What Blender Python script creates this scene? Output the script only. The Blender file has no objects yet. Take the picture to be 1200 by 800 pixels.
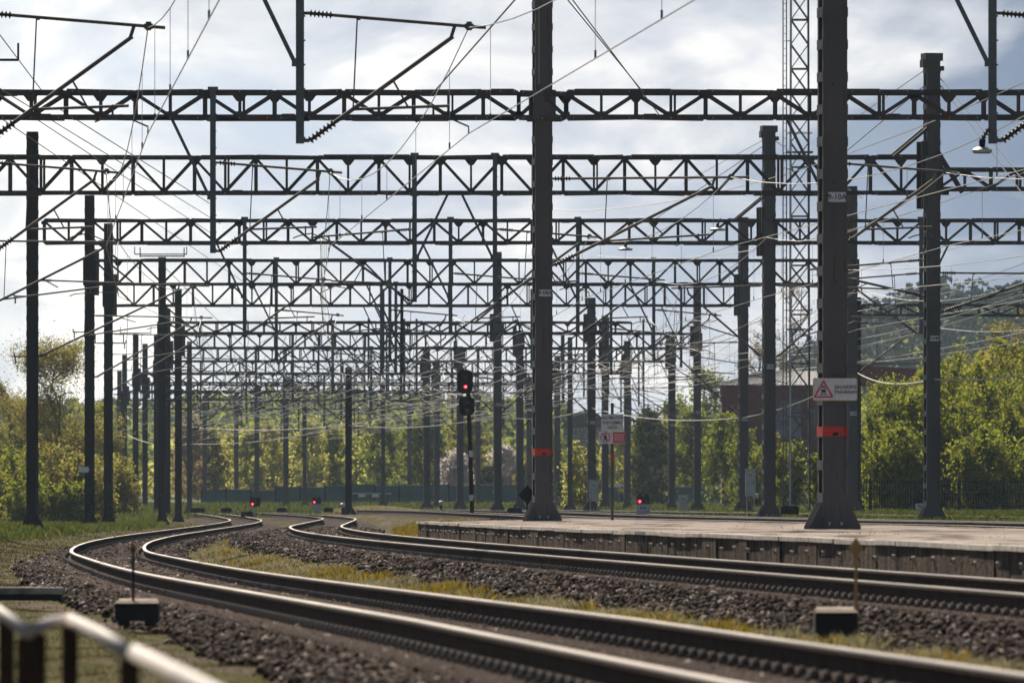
import bpy, math, random
import numpy as np
from mathutils import Vector, Matrix
random.seed(7); rng = np.random.default_rng(7)
C = bpy.context.scene.collection
R = math.radians
CZ = 2.0            # camera height over the datum
F = 10000.0         # 300 mm lens
HY = 588.0          # horizon row

def at(x, y, D):    # photo position at distance D -> world point
    return Vector(((x-600)/F*D, D, CZ+(HY-y)/F*D))
def XX(x, D): return (x-600)/F*D

# ---------------------------------------------------------------- materials
def new_mat(name):
    m = bpy.data.materials.new(name); m.use_nodes = True
    nt = m.node_tree
    return m, nt, nt.nodes['Principled BSDF']
def mat(name, c1, c2=None, rough=.7, metal=0., scale=3., c3=None, bump=0., bscale=30., stretch=None, spec=.5, lo=.35, hi=.65, detail=6, rust=None):
    m, nt, b = new_mat(name)
    b.inputs['Roughness'].default_value = rough
    b.inputs['Metallic'].default_value = metal
    b.inputs['Specular IOR Level'].default_value = spec
    if c2 is None: c2 = tuple(v*.75 for v in c1)
    tc = nt.nodes.new('ShaderNodeTexCoord'); mp = nt.nodes.new('ShaderNodeMapping')
    nt.links.new(tc.outputs['Object'], mp.inputs['Vector'])
    if stretch: mp.inputs['Scale'].default_value = stretch
    n = nt.nodes.new('ShaderNodeTexNoise'); n.inputs['Scale'].default_value = scale; n.inputs['Detail'].default_value = detail
    nt.links.new(mp.outputs[0], n.inputs['Vector'])
    r = nt.nodes.new('ShaderNodeValToRGB'); nt.links.new(n.outputs['Fac'], r.inputs[0])
    e = r.color_ramp.elements
    e[0].position = lo; e[0].color = (*c1, 1); e[1].position = hi; e[1].color = (*c2, 1)
    if c3:
        k = e.new((lo+hi)/2); k.color = (*c3, 1)
    col = r.outputs[0]
    if rust:
        m2 = nt.nodes.new('ShaderNodeMapping'); m2.inputs['Scale'].default_value = rust[3]; nt.links.new(tc.outputs['Object'], m2.inputs['Vector'])
        n3 = nt.nodes.new('ShaderNodeTexNoise'); n3.inputs['Scale'].default_value = rust[4]; n3.inputs['Detail'].default_value = 8; nt.links.new(m2.outputs[0], n3.inputs['Vector'])
        r3 = nt.nodes.new('ShaderNodeValToRGB'); nt.links.new(n3.outputs['Fac'], r3.inputs[0]); r3.color_ramp.elements[0].position = rust[1]; r3.color_ramp.elements[1].position = rust[2]
        r3.color_ramp.elements[0].color = (0,0,0,1); r3.color_ramp.elements[1].color = (1,1,1,1)
        mx = nt.nodes.new('ShaderNodeMix'); mx.data_type = 'RGBA'; nt.links.new(r3.outputs[0], mx.inputs[0]); nt.links.new(col, mx.inputs[6]); mx.inputs[7].default_value = (*rust[0],1); col = mx.outputs[2]
    nt.links.new(col, b.inputs['Base Color'])
    if bump:
        n2 = nt.nodes.new('ShaderNodeTexNoise'); n2.inputs['Scale'].default_value = bscale; n2.inputs['Detail'].default_value = 5
        nt.links.new(tc.outputs['Object'], n2.inputs['Vector'])
        bp = nt.nodes.new('ShaderNodeBump'); bp.inputs['Strength'].default_value = bump; bp.inputs['Distance'].default_value = .05
        nt.links.new(n2.outputs['Fac'], bp.inputs['Height']); nt.links.new(bp.outputs[0], b.inputs['Normal'])
    return m
def emit(name, col, s):
    m, nt, b = new_mat(name)
    b.inputs['Base Color'].default_value = (*col, 1)
    b.inputs['Emission Color'].default_value = (*col, 1); b.inputs['Emission Strength'].default_value = s
    return m
def island_mat(name, cols, rough=.8, trans=0., spec=.3):
    """colour varies from leaf to leaf / stone to stone"""
    m, nt, b = new_mat(name)
    g = nt.nodes.new('ShaderNodeNewGeometry'); r = nt.nodes.new('ShaderNodeValToRGB')
    nt.links.new(g.outputs['Random Per Island'], r.inputs[0])
    e = r.color_ramp.elements
    e[0].color = (*cols[0], 1); e[1].color = (*cols[-1], 1)
    for i, c in enumerate(cols[1:-1]):
        k = e.new((i+1)/(len(cols)-1)); k.color = (*c, 1)
    nt.links.new(r.outputs[0], b.inputs['Base Color'])
    b.inputs['Roughness'].default_value = rough; b.inputs['Specular IOR Level'].default_value = spec
    if trans:
        t = nt.nodes.new('ShaderNodeBsdfTranslucent'); nt.links.new(r.outputs[0], t.inputs['Color'])
        mx = nt.nodes.new('ShaderNodeMixShader'); mx.inputs[0].default_value = trans
        out = nt.nodes['Material Output']
        nt.links.new(b.outputs[0], mx.inputs[1]); nt.links.new(t.outputs[0], mx.inputs[2]); nt.links.new(mx.outputs[0], out.inputs['Surface'])
    return m

M = {}
M['steel'] = mat('column paint', (.070,.067,.071), (.118,.102,.096), .68, .0, 2.2, c3=(.090,.085,.088), bump=.3, bscale=8, stretch=(1,1,.22), spec=.35, lo=.28, hi=.74, detail=9, rust=((.085,.050,.034),.62,.74,(5,5,.35),2.6))
M['steel_dark'] = mat('dark column paint', (.013,.014,.017), (.024,.024,.027), .65, .0, 1.2, bump=.2, bscale=6, stretch=(1,1,.25), spec=.25)
M['truss'] = mat('beam paint', (.036,.037,.042), (.080,.070,.065), .65, 0, 1.6, spec=.3, lo=.3, hi=.72, detail=9, rust=((.095,.045,.025),.60,.66,(1,1,1),2.3))
M['post'] = mat('drop post zinc', (.070,.088,.098), (.11,.128,.138), .6, .1, 3.)
M['tube'] = mat('weathered tube', (.10,.088,.08), (.19,.165,.15), .72, 0, 5., spec=.3)
M['tube_dark'] = mat('dark tube', (.07,.062,.06), (.12,.10,.095), .7, 0, 4., spec=.3)
M['insul'] = mat('insulator', (.03,.018,.014), (.05,.03,.022), .55, 0, 4., spec=.3)
M['wire'] = mat('wire', (.30,.28,.26), (.42,.39,.36), .35, .7, 2.)
M['wire_dark'] = mat('stay wire', (.05,.05,.055), (.08,.08,.085), .5, .5, 2.)
M['cable'] = mat('pale cable sheath', (.50,.47,.41), (.58,.54,.47), .7, 0, 2.)
M['zinc'] = mat('galvanised', (.30,.33,.35), (.42,.44,.45), .45, .4, 5.)
M['red'] = mat('red paint', (.58,.040,.018), (.40,.022,.012), .65, 0, 5., lo=.3, hi=.7, detail=9, rust=((.10,.05,.035),.62,.70,(2,2,1),7.))
M['black'] = mat('black paint', (.010,.010,.011), (.018,.018,.019), .6, 0, 3., spec=.2)
M['white'] = mat('white enamel', (.72,.71,.69), (.62,.61,.59), .45, 0, 6.)
M['platew'] = mat('plate white', (.60,.61,.64), (.50,.51,.54), .5, 0, 8.)
M['ink'] = mat('dark lettering', (.015,.015,.018), (.02,.02,.022), .6, 0, 3.)
M['signred'] = mat('sign red', (.55,.03,.06), (.50,.03,.05), .45, 0, 3.)
M['yellow'] = mat('sign edge yellow', (.55,.40,.10), (.48,.36,.1), .5, 0, 3.)
M['ochre'] = mat('ochre paint', (.33,.15,.04), (.22,.09,.03), .7, 0, 9.)
M['sand'] = mat('sand paint', (.42,.22,.06), (.35,.2,.06), .7, 0, 9.)
M['cab'] = mat('cabinet grey', (.42,.44,.44), (.34,.36,.37), .5, 0, 3.)
M['rail_top'] = mat('rail running face', (.25,.205,.165), (.38,.32,.26), .42, .95, 2., stretch=(1,.1,1))
M['rail_side'] = mat('rail rust', (.030,.018,.013), (.055,.034,.025), .9, .0, 6., bump=.3, bscale=40, spec=.04)
M['sleeper'] = mat('sleeper concrete', (.11,.08,.065), (.22,.17,.14), .95, 0, 5., bump=.4, bscale=30, spec=.04)
M['clip'] = mat('rail clip', (.07,.052,.043), (.19,.155,.13), .75, 0, 8., spec=.2)
M['ballast'] = mat('ballast bed', (.035,.025,.021), (.11,.08,.066), .95, 0, 14., bump=1.0, bscale=22, lo=.3, hi=.7, spec=.04)
M['stone'] = island_mat('ballast stone', [(.026,.015,.010),(.046,.028,.019),(.078,.049,.034),(.036,.022,.016),(.055,.04,.034),(.032,.022,.018),(.34,.28,.24)], .9, 0., .08)
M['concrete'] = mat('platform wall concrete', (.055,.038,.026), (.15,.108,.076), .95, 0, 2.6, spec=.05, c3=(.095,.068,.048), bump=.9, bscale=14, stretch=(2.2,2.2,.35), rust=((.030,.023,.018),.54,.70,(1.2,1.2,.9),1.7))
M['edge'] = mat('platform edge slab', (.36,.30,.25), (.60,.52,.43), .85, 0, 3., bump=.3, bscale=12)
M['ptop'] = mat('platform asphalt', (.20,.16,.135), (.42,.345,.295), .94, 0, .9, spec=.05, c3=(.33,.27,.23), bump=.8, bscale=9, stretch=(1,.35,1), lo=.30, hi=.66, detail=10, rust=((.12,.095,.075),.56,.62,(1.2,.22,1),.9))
M['brick'] = None
M['wood'] = mat('box lid planks', (.32,.25,.18), (.50,.39,.29), .85, 0, 9.)
M['pipe'] = mat('handrail pipe', (.28,.24,.215), (.45,.39,.35), .62, .1, 9.)
M['fence'] = mat('green fence panel', (.016,.080,.072), (.028,.11,.098), .6, 0, .7)
M['fence_d'] = mat('green fence bars', (.006,.016,.014), (.010,.022,.020), .8, 0, 2., spec=.1)
M['bark'] = mat('bark', (.07,.052,.04), (.12,.095,.075), .95, 0, 4.)
M['bark_pale'] = mat('pale bark', (.16,.145,.13), (.24,.22,.20), .95, 0, 4.)
M['roof'] = mat('grey sheet roof', (.12,.115,.115), (.20,.19,.185), .6, .1, 2.)
M['glass'] = mat('dark window glass', (.02,.025,.03), (.03,.035,.04), .1, 0, 1.)
M['lensoff'] = mat('dark lens', (.012,.02,.02), (.02,.03,.03), .15, 0, 1.)
M['lensred'] = emit('lit red lens', (1.,.03,.05), .6)
M['lensdot'] = emit('lit red lens bright', (1.,.10,.16), 5.)
M['van'] = mat('van paint', (.75,.76,.76), (.66,.67,.68), .35, 0, 1.)
M['tyre'] = mat('rubber', (.02,.02,.02), (.03,.03,.03), .9, 0, 5.)
M['trough'] = mat('concrete trough', (.13,.11,.09), (.42,.36,.30), .9, 0, 4.)

def brick_mat():
    m, nt, b = new_mat('dark red brick')
    tc = nt.nodes.new('ShaderNodeTexCoord'); mp = nt.nodes.new('ShaderNodeMapping'); mp.inputs['Rotation'].default_value = (R(90),0,0)
    nt.links.new(tc.outputs['Object'], mp.inputs['Vector'])
    br = nt.nodes.new('ShaderNodeTexBrick'); br.inputs['Scale'].default_value = 1.6
    br.inputs['Color1'].default_value = (.20,.022,.016,1); br.inputs['Color2'].default_value = (.13,.018,.014,1); br.inputs['Mortar'].default_value = (.08,.025,.02,1)
    nt.links.new(mp.outputs[0], br.inputs['Vector']); nt.links.new(br.outputs['Color'], b.inputs['Base Color']); b.inputs['Roughness'].default_value = .9
    return m
M['brick'] = brick_mat()

def ground_mat():
    m, nt, b = new_mat('yard ground')
    L = nt.links.new
    g = nt.nodes.new('ShaderNodeNewGeometry')
    def noise(s, d=6, dist=0.):
        n = nt.nodes.new('ShaderNodeTexNoise'); n.inputs['Scale'].default_value = s; n.inputs['Detail'].default_value = d
        n.inputs['Distortion'].default_value = dist
        L(g.outputs['Position'], n.inputs['Vector']); return n.outputs['Fac']
    def ramp(f, *st):
        r = nt.nodes.new('ShaderNodeValToRGB'); L(f, r.inputs[0]); e = r.color_ramp.elements
        e[0].position = st[0][0]; e[0].color = (*st[0][1],1); e[1].position = st[-1][0]; e[1].color = (*st[-1][1],1)
        for p, c in st[1:-1]:
            k = e.new(p); k.color = (*c,1)
        return r.outputs[0]
    def mix(f, a, c):
        x = nt.nodes.new('ShaderNodeMix'); x.data_type = 'RGBA'; L(f, x.inputs[0]); L(a, x.inputs[6]); L(c, x.inputs[7]); return x.outputs[2]
    soil = ramp(noise(9), (.3,(.055,.040,.032)), (.5,(.13,.095,.072)), (.7,(.22,.17,.13)))
    grass = ramp(noise(5), (.3,(.035,.042,.010)), (.5,(.085,.080,.020)), (.72,(.14,.095,.035)))
    mask = ramp(noise(.55, 8, .4), (.42,(0,0,0)), (.56,(1,1,1)))
    at_ = nt.nodes.new('ShaderNodeAttribute'); at_.attribute_name = 'grassy'
    mm = nt.nodes.new('ShaderNodeMath'); mm.operation = 'ADD'; L(mask, mm.inputs[0]); L(at_.outputs['Fac'], mm.inputs[1])
    m2 = nt.nodes.new('ShaderNodeMath'); m2.operation = 'SUBTRACT'; L(mm.outputs[0], m2.inputs[0]); m2.inputs[1].default_value = .55; m2.use_clamp = True
    m3 = nt.nodes.new('ShaderNodeMath'); m3.operation = 'MULTIPLY'; L(m2.outputs[0], m3.inputs[0]); m3.inputs[1].default_value = 2.2; m3.use_clamp = True
    L(mix(m3.outputs[0], soil, grass), b.inputs['Base Color'])
    b.inputs['Roughness'].default_value = .95; b.inputs['Specular IOR Level'].default_value = .04
    bp = nt.nodes.new('ShaderNodeBump'); bp.inputs['Strength'].default_value = .9; bp.inputs['Distance'].default_value = .08
    L(noise(14), bp.inputs['Height']); L(bp.outputs[0], b.inputs['Normal'])
    return m
M['ground'] = ground_mat()

# ---------------------------------------------------------------- mesh building
class MB:
    def __init__(s): s.v = []; s.f = []; s.m = []; s.mats = []
    def mi(s, m):
        if m not in s.mats: s.mats.append(m)
        return s.mats.index(m)
    def add(s, vs, fs, m):
        k = len(s.v); s.v += [tuple(p) for p in vs]; i = s.mi(m)
        for f in fs: s.f.append(tuple(k+a for a in f)); s.m.append(i)
    def box(s, c, h, m, rz=0.):
        cx, cy, cz = c; hx, hy, hz = h; ca, sa = math.cos(rz), math.sin(rz)
        vs = []
        for z in (-hz, hz):
            for x, y in ((-hx,-hy),(hx,-hy),(hx,hy),(-hx,hy)):
                vs.append((cx+x*ca-y*sa, cy+x*sa+y*ca, cz+z))
        s.add(vs, [(3,2,1,0),(4,5,6,7),(0,1,5,4),(1,2,6,5),(2,3,7,6),(3,0,4,7)], m)
    def bar(s, p, q, w, d, m):       # rectangular bar, w across (in the xz plane), d in depth
        p = Vector(p); q = Vector(q); t = (q-p)
        if t.length < 1e-6: return
        t.normalize(); y = Vector((0,1,0))
        if abs(t.dot(y)) > .9: y = Vector((1,0,0))
        n = t.cross(y).normalized(); b = n.cross(t).normalized()
        vs = [e+n*a*w/2+b*c*d/2 for e in (p,q) for a, c in ((-1,-1),(1,-1),(1,1),(-1,1))]
        s.add(vs, [(3,2,1,0),(4,5,6,7),(0,1,5,4),(1,2,6,5),(2,3,7,6),(3,0,4,7)], m)
    def tube(s, pts, r, m, n=6, caps=True):
        pts = [Vector(p) for p in pts]; k = len(pts)
        rr = r if isinstance(r, (list, tuple)) else [r]*k
        vs = []; fs = []
        up = None
        for i, p in enumerate(pts):
            t = (pts[min(i+1,k-1)]-pts[max(i-1,0)]).normalized()
            if up is None:
                up = Vector((0,0,1)) if abs(t.z) < .9 else Vector((1,0,0))
            a = t.cross(up).normalized(); b = a.cross(t).normalized(); up = b
            for j in range(n):
                an = 2*math.pi*j/n
                vs.append(p+(a*math.cos(an)+b*math.sin(an))*rr[i])
        for i in range(k-1):
            for j in range(n):
                fs.append((i*n+j, i*n+(j+1)%n, (i+1)*n+(j+1)%n, (i+1)*n+j))
        if caps: fs.append(tuple(range(n-1,-1,-1))); fs.append(tuple((k-1)*n+j for j in range(n)))
        s.add(vs, fs, m)
    def ribbed(s, p, q, r, m, n=8, ribs=7):    # insulator with sheds
        p = Vector(p); q = Vector(q); pts = []; rr = []
        for i in range(ribs):
            for dt, f in ((.0,.45),(.3,1.),(.45,1.),(.6,.45)):
                pts.append(p.lerp(q, (i+dt)/ribs)); rr.append(r*f)
        pts.append(q); rr.append(r*.45)
        s.tube(pts, rr, m, n)
    def disc(s, c, r, y0, y1, m, n=20, sz=1.):   # cylinder along Y
        s.tube([(c[0], y0, c[1]), (c[0], y1, c[1])], r, m, n)
    def quad(s, a, b, c, d, m): s.add([a,b,c,d], [(0,1,2,3)], m)
    def poly_prism(s, pts, y0, y1, m):           # outline in xz, extruded in y
        n = len(pts)
        vs = [(x,y0,z) for x,z in pts]+[(x,y1,z) for x,z in pts]
        fs = [tuple(range(n)), tuple(range(2*n-1,n-1,-1))]+[(i,n+i,n+(i+1)%n,(i+1)%n) for i in range(n)]
        s.add(vs, fs, m)
    def text(s, body, size, c, m, y, thick=.004):
        """lettering centred on c (x,z), front face at y, facing -Y"""
        cu = bpy.data.curves.new('lettering', 'FONT'); cu.body = body; cu.size = size; cu.align_x = 'CENTER'; cu.align_y = 'CENTER'; cu.extrude = thick/2; cu.resolution_u = 2; cu.offset = size*.012
        o = bpy.data.objects.new('lettering', cu); C.objects.link(o)
        dg = bpy.context.evaluated_depsgraph_get(); dg.update()
        me = o.evaluated_get(dg).to_mesh()
        vs = [(c[0]+v.co.x, y-v.co.z, c[1]+v.co.y) for v in me.vertices]; fs = [tuple(p.vertices) for p in me.polygons]
        s.add(vs, fs, m)
        bpy.data.objects.remove(o); bpy.data.curves.remove(cu)
    def build(s, name, parent=None, loc=None, rot=None, smooth=False):
        me = bpy.data.meshes.new(name); me.from_pydata(s.v, [], s.f)
        for m in s.mats: me.materials.append(m)
        me.polygons.foreach_set('material_index', s.m)
        if smooth: me.polygons.foreach_set('use_smooth', [True]*len(s.f))
        me.update()
        o = bpy.data.objects.new(name, me); C.objects.link(o)
        if parent: o.parent = parent
        if loc is not None: o.location = loc
        if rot is not None: o.rotation_euler = rot
        return o
def tag(o, label=None, cat=None, group=None, kind=None):
    if label: o['label'] = label
    if cat: o['category'] = cat
    if group: o['group'] = group
    if kind: o['kind'] = kind
    return o
def empty(name, loc, rz=0.):
    o = bpy.data.objects.new(name, None); C.objects.link(o); o.location = loc; o.rotation_euler = (0,0,rz); o.empty_display_size = .1
    return o
def np_mesh(name, V, nper, mat_, parent=None, faces=None):
    """V (N,k,3): N identical-topology pieces; faces: list of index tuples all the same length"""
    N, k = V.shape[:2]
    me = bpy.data.meshes.new(name)
    fa = np.array(faces, dtype=np.int64); nf, fl = fa.shape
    idx = (np.arange(N)[:,None,None]*k + fa[None]).reshape(-1)
    me.vertices.add(N*k); me.vertices.foreach_set('co', V.reshape(-1).astype(np.float32))
    me.loops.add(len(idx)); me.loops.foreach_set('vertex_index', idx.astype(np.int32))
    me.polygons.add(N*nf); me.polygons.foreach_set('loop_start', np.arange(0, len(idx), fl, dtype=np.int32)); me.polygons.foreach_set('loop_total', np.full(N*nf, fl, dtype=np.int32))
    me.materials.append(mat_); me.update(calc_edges=True)
    o = bpy.data.objects.new(name, me); C.objects.link(o)
    if parent: o.parent = parent
    return o

# ---------------------------------------------------------------- track lines and terrain
def crv(tab):
    Y = np.array([a for a, _ in tab], float); V = np.array([b for _, b in tab], float)
    # monotone-ish cubic (catmull) interpolation
    m = np.gradient(V, Y)
    def f(y):
        y = np.asarray(y, float); yc = np.clip(y, Y[0], Y[-1])
        i = np.clip(np.searchsorted(Y, yc)-1, 0, len(Y)-2); h = Y[i+1]-Y[i]; t = (yc-Y[i])/h
        r = (2*t**3-3*t**2+1)*V[i]+(t**3-2*t**2+t)*h*m[i]+(-2*t**3+3*t**2)*V[i+1]+(t**3-t**2)*h*m[i+1]
        return r + np.where(y < Y[0], (y-Y[0])*m[0], 0)+np.where(y > Y[-1], (y-Y[-1])*m[-1], 0)
    return f
def lin(tab):
    Y = [a for a, _ in tab]; V = [b for _, b in tab]
    return lambda y: np.interp(y, Y, V)
X1 = crv([(20,3.35),(40,1.72),(57,.33),(80,-1.55),(110,-3.95),(148,-6.55),(180,-8.5),(213,-9.9),(250,-10.9),(291,-11.56),(325,-11.9),(360,-12.2),(400,-12.75),(439,-13.7),(480,-15.4),(533,-18.),(620,-23),(800,-36),(1000,-52)])
Z1 = lin([(0,-.82),(60,-.82),(120,-.93),(180,-1.03),(300,-1.02),(439,-.92),(620,-.75),(800,-.6),(1000,-.5)])
X2 = crv([(20,8.9),(60,5.96),(102,2.85),(130,.78),(148,-.5),(180,-2.55),(213,-4.3),(256,-5.86),(316,-6.9),(376,-7.75),(417,-8.45),(442,-9.04),(500,-11.5),(560,-15),(620,-19.5),(700,-27),(1000,-58)])
Z2 = lin([(0,-.77),(256,-.755),(442,-.82),(560,-.75),(700,-.6),(1000,-.5)])
X3 = crv([(20,21.5),(60,18.5),(110,14.3),(148,11.2),(180,8.6),(213,5.8),(265,2.3),(316,.57),(376,-1.5),(417,-2.8),(480,-5.2),(560,-9.5),(640,-15),(760,-25),(1000,-47)])
Z3 = lin([(0,-.6),(100,-.6),(180,-.48),(442,-.48),(560,-.5),(700,-.55)])
X4 = crv([(20,27),(60,23.5),(148,16.2),(213,10.7),(265,7.4),(316,5.3),(376,3.6),(417,2.2),(500,-1.5),(600,-7.5),(700,-14.5),(850,-26)])
Z4 = lin([(0,-.55),(200,-.47),(500,-.47),(700,-.55)])
X5 = crv([(20,40),(150,26),(213,20),(265,15.3),(316,12.3),(376,9.6),(420,7.4),(500,3.4),(600,-3),(800,-18)])
Z5 = lin([(0,-.5),(316,-.44),(500,-.47),(800,-.5)])
X6 = crv([(300,52),(420,25.5),(520,3.),(620,-15),(700,-31),(800,-52)])
Z6 = lin([(0,-.4),(420,-.40),(520,-.48),(620,-.55),(800,-.6)])
GL = lin([(0,-1.15),(200,-1.08),(316,-1.06),(376,-1.14),(417,-1.21),(485,-1.36),(533,-1.39),(620,-1.2),(750,-.8),(850,-.3)])
GF = lin([(560,-.8),(620,-.75),(750,-.5),(850,-.25),(1000,-.2)])
def ground(X, Y):
    X = np.asarray(X, float); Y = np.asarray(Y, float)
    sh = np.broadcast(X, Y).shape; X = np.broadcast_to(X, sh).ravel(); Y = np.broadcast_to(Y, sh).ravel()
    z1, z2, z3, z4 = Z1(Y)-.36, Z2(Y)-.36, Z3(Y)-.30, Z4(Y)-.28
    gl = GL(Y)
    kx = np.stack([X1(Y)-5.5, X1(Y)-2.2, X1(Y)+2.2, X2(Y)-2.3, X2(Y)+2.5, X3(Y)-3, X3(Y)+3, X4(Y)+3, X4(Y)+8])
    kz = np.stack([gl, z1+.0, z1, z2, z2, z3, z3, z4, np.full_like(Y,-.60)])
    # keep knots ordered
    kx = np.maximum.accumulate(kx, axis=0)
    z = np.where(X <= kx[0], kz[0], kz[-1])
    for i in range(len(kx)-1):
        d = np.maximum(kx[i+1]-kx[i], 1e-3); t = (X-kx[i])/d
        mk = (X > kx[i]) & (X <= kx[i+1]); z = np.where(mk, kz[i]+(kz[i+1]-kz[i])*t, z)
    w = np.clip((Y-560)/90, 0, 1); z = z*(1-w)+np.minimum(GF(Y), z+.5)*w
    w2 = np.clip((Y-800)/100, 0, 1); z = z*(1-w2)+(-.22)*w2
    z = z + .03*np.sin(X*1.7+Y*.31)*np.sin(Y*.23)+.02*np.sin(X*4.1-Y*.9)
    return (z+CZ).reshape(sh)
def gz(X, Y): return float(ground(X, Y))

# ground sheet
ys = np.concatenate([np.array([-60.,-20,0,10,20]), np.geomspace(26, 1000, 330), np.array([1150,1500,2200,3000,3600])])
u = np.linspace(-1, 1, 181)
xs_in = u*1.0
rows = []
for y in ys:
    w = 12+.10*max(y,0)
    rows.append(np.concatenate([[-1500,-900,-500], xs_in*w, [500,900,1500]]))
GX = np.array(rows); GY = np.repeat(ys[:,None], GX.shape[1], 1); GZ = ground(GX, GY)
nr, nc = GX.shape
V = np.stack([GX,GY,GZ],-1).reshape(-1,3)
a = (np.arange(nr-1)[:,None]*nc+np.arange(nc-1)[None]).ravel()
fs = np.stack([a,a+1,a+nc+1,a+nc],-1)
me = bpy.data.meshes.new('ground'); me.from_pydata(V.tolist(), [], fs.tolist()); me.materials.append(M['ground'])
ga = me.attributes.new('grassy', 'FLOAT', 'POINT')
x1 = X1(GY); x2 = X2(GY)
gr = np.full(GX.shape, .35)
gr = np.where(GX < x1-2.4, .85, gr)
gr = np.where((GX < x1-4)&(GY > 150), 1.2, gr)
gr = np.where((GX > x1+2.2)&(GX < x2-2.2), .7, gr)
gr = np.where(GX > x2+3, .75, gr)
gr = np.where(GY > 560, 1.3, gr)
ga.data.foreach_set('value', gr.ravel().astype(np.float32))
me.polygons.foreach_set('use_smooth', [True]*len(me.polygons))
o = bpy.data.objects.new('ground', me); C.objects.link(o); tag(o, kind='structure')

# ---------------------------------------------------------------- railway tracks
RP = [(-.035,.0),(-.037,-.012),(-.037,-.036),(-.010,-.050),(-.009,-.145),(-.075,-.168),(-.075,-.18),(.075,-.18),(.075,-.168),(.009,-.145),(.010,-.050),(.037,-.036),(.037,-.012),(.035,.0)]
def normal2(Xf, y):
    s = float((Xf(y+.5)-Xf(y-.5)))
    n = Vector((1, -s, 0)); n.normalize(); return n, s
def track(Xf, Zf, y0, y1, label, sl0, sl1, sp=.6, bed=True, rustbed=None):
    root = empty('railway_track', (float(Xf(y0)), y0, CZ+float(Zf(y0))-.4)); tag(root, label, 'railway track', 'railway tracks')
    inv = -Vector(root.location)
    yy = [y0]
    while yy[-1] < y1: yy.append(yy[-1]+max(1.2, min(6, yy[-1]*.016)))
    for s in (-1, 1):
        mb = MB(); n = len(RP); vs = []
        for y in yy:
            nn, _ = normal2(Xf, y); c = Vector((float(Xf(y)), y, CZ+float(Zf(y))))+nn*s*.797
            for (px, pz) in RP: vs.append(c+nn*px+Vector((0,0,pz))+inv)
        ft = []; fr = []
        for i in range(len(yy)-1):
            for j in range(n):
                f = (i*n+j, (i+1)*n+j, (i+1)*n+(j+1)%n, i*n+(j+1)%n)
                (ft if j in (n-1, 0, n-2) else fr).append(f)
        mb.add(vs, ft, M['rail_top']); k = mb.mi(M['rail_side'])
        for f in fr+[tuple(range(n))]: mb.f.append(f); mb.m.append(k)
        mb.build('rail', root)
    if bed:
        mb = MB(); prof = [(-2.5,-.60),(-1.5,-.245),(1.5,-.245),(2.5,-.60)]; vs = []
        for y in yy:
            nn, _ = normal2(Xf, y); c = Vector((float(Xf(y)), y, CZ+float(Zf(y))))
            for px, pz in prof: vs.append(c+nn*px+Vector((0,0,pz))+inv)
        mb.add(vs, [(i*4+j, i*4+j+1, (i+1)*4+j+1, (i+1)*4+j) for i in range(len(yy)-1) for j in range(3)], M['ballast'])
        mb.build('ballast_bed', root)
    # sleepers with rail clips
    def sl(mb):
        mb.add([(-1.35,-.13,-.40),(1.35,-.13,-.40),(1.35,.13,-.40),(-1.35,.13,-.40),(-1.33,-.1,-.185),(1.33,-.1,-.185),(1.33,.1,-.185),(-1.33,.1,-.185)],
               [(4,5,6,7),(0,1,5,4),(1,2,6,5),(2,3,7,6),(3,0,4,7)], M['sleeper'])
        for s in (-1, 1):
            for q in (-1, 1):
                x = s*.797+q*.135
                mb.box((x,0,-.178), (.055,.075,.009), M['rail_side'])
                mb.tube([(x,0,-.17),(x,0,-.150),(x,0,-.128),(x,0,-.116)], [.034,.034,.024,.008], M['clip'], 6)
    pm = MB(); sl(pm); me = None
    y = sl0; k = 0; rest = MB()
    while y < sl1:
        nn, s_ = normal2(Xf, y); c = Vector((float(Xf(y)), y, CZ+float(Zf(y))))+inv; ang = math.atan2(nn.y, nn.x)
        if k < 100:
            if me is None: o = pm.build('sleeper', root); me = o.data
            else: o = bpy.data.objects.new('sleeper', me); C.objects.link(o); o.parent = root
            o.location = c; o.rotation_euler = (0,0,ang)
        else:
            t = MB(); sl(t); ca, sa = math.cos(ang), math.sin(ang); b = len(rest.v)
            rest.v += [(c.x+p[0]*ca-p[1]*sa, c.y+p[0]*sa+p[1]*ca, c.z+p[2]) for p in t.v]
            for mm in t.mats: rest.mi(mm)
            for f, mi in zip(t.f, t.m): rest.f.append(tuple(b+a for a in f)); rest.m.append(rest.mi(t.mats[mi]))
        k += 1; y += sp
    if rest.v: o = rest.build('sleeper_row', root); o['kind'] = 'stuff'
    return root
track(X1, Z1, 22, 820, 'nearest railway track, sweeping across the bottom of the photo and bending away to the left', 38, 330)
track(X2, Z2, 40, 720, 'railway track running along the foot of the low concrete platform', 55, 330)
track(X3, Z3, 60, 760, 'railway track just behind the low platform', 160, 330, 1.2)
track(X4, Z4, 100, 850, 'second railway track behind the platform, with the twin-lamp dwarf signal beside it', 190, 360, 1.2)
track(X5, Z5, 150, 800, 'third railway track behind the platform, in front of the dark bushes', 240, 400, 1.2)
track(X6, Z6, 330, 760, 'farthest railway track, crossing obliquely along the grass below the green fence', 380, 520, 1.8)

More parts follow.
